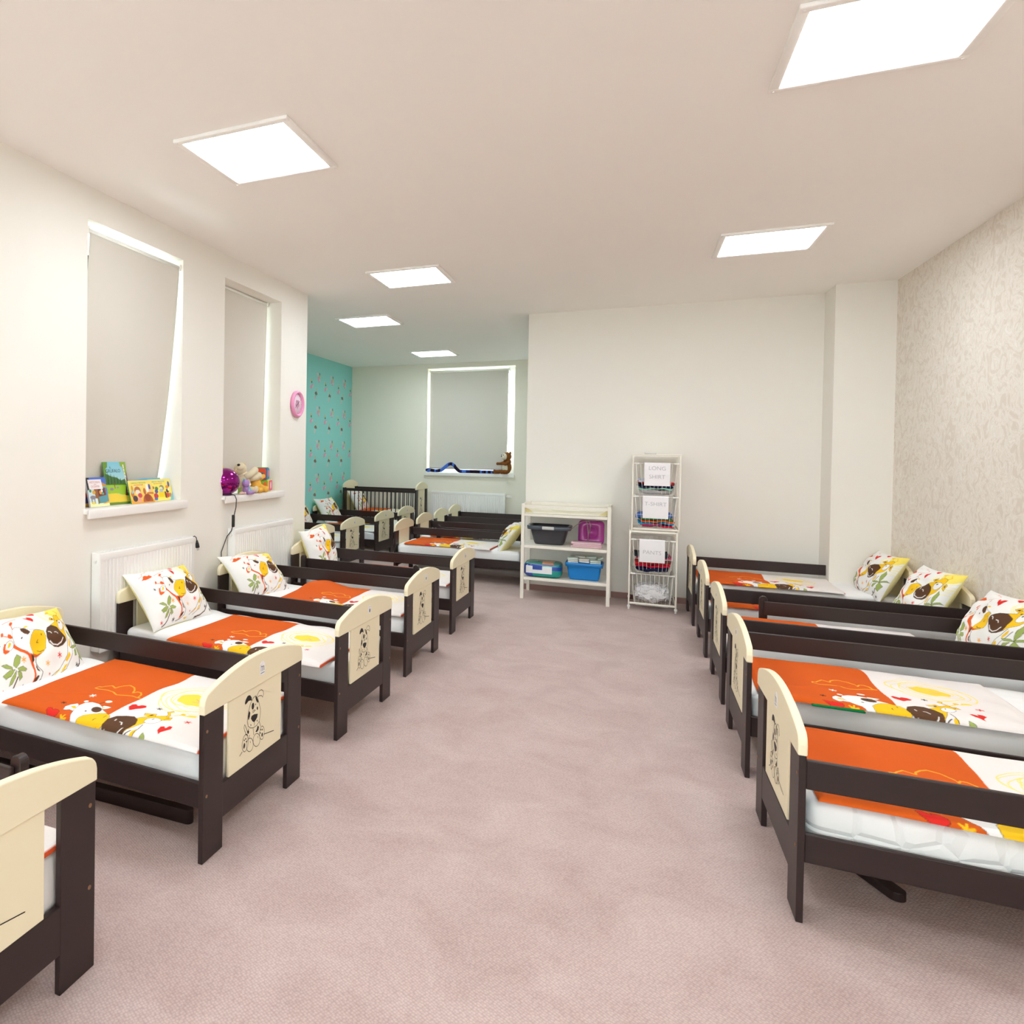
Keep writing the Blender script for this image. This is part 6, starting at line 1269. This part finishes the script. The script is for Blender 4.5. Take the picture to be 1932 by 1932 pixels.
# lilac kitten-like plush
M_lil = fur('lilac_plush', (182, 146, 204)); M_aqua = fur('aqua_plush', (110, 204, 220))
lb = thing('plush_toy', 'small lilac plush toy with an aqua tummy on the second sill', 'soft toy', (-2.742, 4.875, SZ))
MB().ell((0, .005, .035), (.028, .032, .040)).build('body', M_lil, lb)
h2 = MB().ell((.004, -.008, .085), (.030, .036, .032)).build('head', M_lil, lb)
MB().ell((.028, .010, .078), (.010, .014, .012)).build('muzzle', fur('white_plush', (238, 234, 232)), h2)
MB().ell((.0, -.03, .112), (.008, .012, .012)).build('ear', M_aqua, h2); MB().ell((.024, .004, .096), (.006, .008, .007)).ell((.02, -.024, .094), (.006, .007, .007)).build('eyes', mat('toy_eye_blue', (70, 110, 170), .3), h2)
MB().ell((.022, .018, .035), (.012, .014, .024)).build('tummy', M_aqua, lb)
MB().tube([(.01, -.02, .05), (.03, -.05, .045)], [.012, .010], 10).build('arm', M_lil, lb)
MB().tube([(.02, .02, .012), (.035, .06, .012), (.03, .085, .014)], [.014, .013, .009], 10).build('leg', M_lil, lb); MB().tube([(.02, -.01, .012), (.04, .03, .010)], [.014, .012], 10).build('leg', M_lil, lb)
# yellow bear seen from behind
M_yel = fur('yellow_plush', (238, 184, 84))
yb = thing('teddy_bear', 'golden yellow plush toy bending forward on the second sill, one arm up', 'soft toy', (-2.785, 5.115, SZ))
MB().ell((0, 0, .062), (.045, .058, .062)).build('body', M_yel, yb)
MB().ell((-.02, -.035, .12), (.034, .040, .030)).build('head', M_yel, yb)
MB().tube([(.0, .03, .095), (.01, .075, .120), (.012, .11, .132)], [.020, .018, .017], 12).ell((.012, .112, .133), (.017, .018, .018)).build('arm', M_yel, yb)
MB().tube([(.01, -.02, .04), (.045, -.045, .025), (.06, -.03, .022)], [.026, .026, .022], 12).ell((.062, -.035, .024), (.024, .028, .024)).build('leg', M_yel, yb)
MB().tube([(.01, .035, .05), (.04, .065, .028), (.055, .075, .025)], [.028, .028, .024], 12).ell((.055, .075, .027), (.026, .030, .027)).build('leg', M_yel, yb)
# two soft cubes
def soft_cube(lab, loc, yaw, s, cols, icons):
    t = thing('soft_cube', lab, 'toy cube', loc, yaw, 'soft cubes on the second sill')
    MB().rbox((-s / 2, -s / 2, 0), (s / 2, s / 2, s), .012).build('core', mat('cube_%d_%d_%d' % cols[3], cols[3], .8), t)
    for (nx, ny, nz), c, (ic, il) in zip(((1, 0, 0), (0, -1, 0), (0, 0, 1)), cols, icons):
        e = s * .43; d = s / 2 + .001
        if nx: f = lambda a, b, k: (d + k, a, s / 2 + b)
        elif ny: f = lambda a, b, k: (a, -d - k, s / 2 + b)
        else: f = lambda a, b, k: (a, b, s + .001 + k)
        p = MB(); p.prism(rrect(e, e, .012, 4), f, -.002, .0015); pp = p.build('face_patch', mat('cube_%d_%d_%d' % c, c, .8), t)
        q = MB()
        for g in il: q.prism(g, f, .0015, .0025)
        q.build('applique', mat('cube_%d_%d_%d' % ic, ic, .8), pp)
    return t
fish = [E(0, -.005, .026, .020)]
soft_cube('upper soft toy cube with an orange face, on the second sill', (-2.850, 5.350, SZ + .100), rad(14), .102, ((70, 150, 170), (232, 88, 40), (150, 200, 70), (96, 90, 150)), (((240, 110, 140), [E(0, 0, .020, .030)]), ((40, 110, 140), [E(.008, -.012, .028, .022)]), ((240, 220, 60), [E(.01, 0, .02, .014)])))
soft_cube('lower soft toy cube with green and orange faces, on the second sill', (-2.840, 5.385, SZ), rad(10), .100, ((226, 104, 140), (140, 200, 70), (90, 180, 210), (236, 220, 70)), (((240, 240, 236), [E(0, 0, .010, .030)]), ((240, 130, 60), [E(.018, .004, .020, .028), E(-.02, -.02, .014, .014)]), ((60, 120, 150), [E(0, 0, .02, .02)])))
o = recentre(MB().ell((-2.735, 4.795, SZ + .012), (.018, .022, .012)).ell((-2.728, 4.83, SZ + .010), (.014, .016, .010)).build('toy_animal', mat('toy_red_white', (226, 190, 180), .6, .3, .3, 60))); tag(o, 'tiny red and white toy beside the purple globe lamp', 'toy')
o = recentre(MB().rbox((-2.80, 4.845, SZ), (-2.79, 4.875, SZ + .052), .004).build('toy_block', mat('lime_plastic', (160, 210, 90), .4))); tag(o, 'small lime green toy block leaning by the cream bear', 'toy')

# ------------------------------------------------------------------ wall clock
ck = thing('wall_clock', 'round pink wall clock hanging at the end of the window wall', 'clock', (XL, 5.828, 1.853))
RY = Matrix.Rotation(math.pi / 2, 4, 'Y')
MB().lathe([(.095, .002), (.118, .002), (.122, .012), (.121, .026), (.112, .036), (.099, .034), (.094, .024), (.093, .010)], (0, 0, 0), 48).build('rim', mat('pink_clock_plastic', (232, 150, 190), .3, .5, .02), ck, RY)
dl = MB().lathe([(.0, .016), (.0945, .016), (.0945, .010)], (0, 0, 0), 48).build('dial', mat('clock_dial', (240, 222, 232), .5), ck, RY)
dm = MB()
for i in range(12):
    a = math.pi * i / 6; dm.add([(.083 * math.cos(a) + .004 * math.cos(t), .083 * math.sin(a) + .004 * math.sin(t), .0168) for t in np.linspace(0, 6.283, 10, endpoint=False)], [tuple(range(10))])
dm.build('hour_dots', mat('clock_rose', (214, 96, 140), .5), dl)
fm = MB()
for k in range(5):
    a = 2 * math.pi * k / 5; fm.add([(.026 * math.cos(a) + .017 * math.cos(t), .026 * math.sin(a) + .017 * math.sin(t), .0166) for t in np.linspace(0, 6.283, 14, endpoint=False)], [tuple(range(14))])
fm.build('flower_motif', mat('clock_flower', (206, 150, 176), .5), dl)
for L_, a, w_ in ((.045, 2.2, .004), (.065, -.9, .003)):
    c, s = math.cos(a), math.sin(a)
    MB().prism([(-.008, -w_), (L_, -w_ * .4), (L_, w_ * .4), (-.008, w_)], lambda x, y, d: (x * c - y * s, x * s + y * c, d), .019, .0202).build('hand', M_ink, ck, RY)

# plug hanging at the first radiator
pl_ = thing('power_plug', 'black mains plug hanging at the end of the first radiator', 'plug', (-2.690, 4.092, .70))
MB().tube([(-.018, -.020, .118), (-.010, -.006, .124), (.0, 0, .115), (.006, .0, .09)], .0035, 8).build('flex', M_black, pl_)
pb = MB().cyl((.006, 0, .095), (.006, .004, .07), .006, .013, 14).cyl((.006, .004, .07), (.007, .008, .045), .013, .015, 14).build('plug_body', M_black, pl_)
for s in (-1, 1): MB().cyl((.007, .008 + s * .008, .045), (.008, .012 + s * .008, .025), .0024, n=8).build('pin', mat('steel_pin', (180, 180, 182), .3, metal=.9), pb)

# ------------------------------------------------------------------ toys on the alcove sill
SA = 1.1105
def sa(x, z): return x, z
sn = thing('toy_snake', 'long blue and black plush snake stretched along the alcove window sill', 'soft toy', (-2.45, YA + .02, SA))
path = [(-3.035, .022), (-2.98, .030), (-2.92, .026), (-2.86, .026), (-2.80, .040), (-2.74, .088), (-2.69, .130), (-2.645, .142), (-2.60, .120), (-2.56, .070), (-2.51, .030), (-2.44, .024), (-2.34, .024), (-2.22, .024), (-2.10, .023), (-1.98, .022), (-1.88, .020)]
def cr(p, n=8):
    out = []
    for i in range(len(p) - 1):
        p0, p1, p2, p3 = p[max(i - 1, 0)], p[i], p[i + 1], p[min(i + 2, len(p) - 1)]
        for k in range(n):
            t = k / n; out.append(tuple(.5 * (2 * p1[j] + (p2[j] - p0[j]) * t + (2 * p0[j] - 5 * p1[j] + 4 * p2[j] - p3[j]) * t * t + (3 * p1[j] - p0[j] - 3 * p2[j] + p3[j]) * t ** 3) for j in range(2)))
    return out + [p[-1]]
sp = [(x + 2.45, .012 * math.sin(x * 9), z) for x, z in cr(path)]
b = MB().tube(sp, [.026 * min(1, .75 + i / 20) if i < len(sp) - 20 else .024 for i in range(len(sp))], 14)
me = b.mesh('body', [fur('snake_blue', (78, 116, 206)), fur('snake_black', (34, 22, 44)), fur('snake_navy', (40, 48, 110))])
rn = random.Random(3); band = [rn.choice((0, 1, 1, 2, 0, 1)) for _ in range(200)]
for p in me.polygons:
    i = int((p.center.x + .62) / .032); p.material_index = band[i % 200] if abs(p.center.y) < .06 else 0
link('body', me, sn)
MB().ell((-.562, 0, .033), (.055, .032, .030)).build('head', fur('snake_navy', (40, 48, 110)), sn)
br = thing('teddy_bear', 'brown plush bear with a cream face sitting at the right end of the alcove sill', 'soft toy', (-1.765, YA + .005, SA), rad(32))
M_brn = fur('brown_plush', (136, 84, 42)); M_face = fur('ivory_plush', (232, 220, 200))
MB().ell((0, 0, .105), (.075, .078, .105)).ell((.01, 0, .19), (.058, .060, .060)).build('body', M_brn, br)
MB().ell((-.038, -.030, .095), (.046, .056, .078)).build('tummy', M_face, br)
hb = MB().ell((.0, -.01, .275), (.068, .062, .066)).build('head', M_brn, br)
fc = MB().ell((-.045, -.022, .272), (.038, .052, .054)).ell((-.075, -.026, .260), (.024, .032, .028)).build('muzzle', M_face, hb)
MB().ell((-.098, -.03, .278), (.009, .012, .009)).build('nose', M_nose, fc)
MB().ell((-.075, -.050, .298), (.006, .006, .008)).ell((-.080, .012, .298), (.006, .006, .008)).build('eyes', M_nose, fc)
for y in (-.045, .04): MB().ell((.035, y, .328), (.016, .024, .024)).build('ear', M_brn, hb)
MB().tube([(.0, -.05, .19), (-.05, -.075, .155), (-.085, -.07, .165)], [.026, .026, .024], 12).ell((-.088, -.07, .167), (.024, .026, .026)).build('arm', M_brn, br)
MB().tube([(.0, .05, .19), (-.07, .06, .160), (-.13, .04, .16)], [.024, .024, .022], 12).ell((-.13, .04, .16), (.022, .024, .024)).build('arm', M_brn, br)
MB().tube([(-.02, -.05, .035), (-.07, -.075, .032), (-.11, -.075, .03)], [.036, .034, .028], 12).ell((-.112, -.077, .036), (.024, .034, .036)).build('leg', M_brn, br)
MB().tube([(-.02, .05, .035), (-.12, .045, .032), (-.18, .03, .03)], [.036, .030, .028], 12).ell((-.185, .03, .036), (.022, .030, .034)).build('leg', M_brn, br)
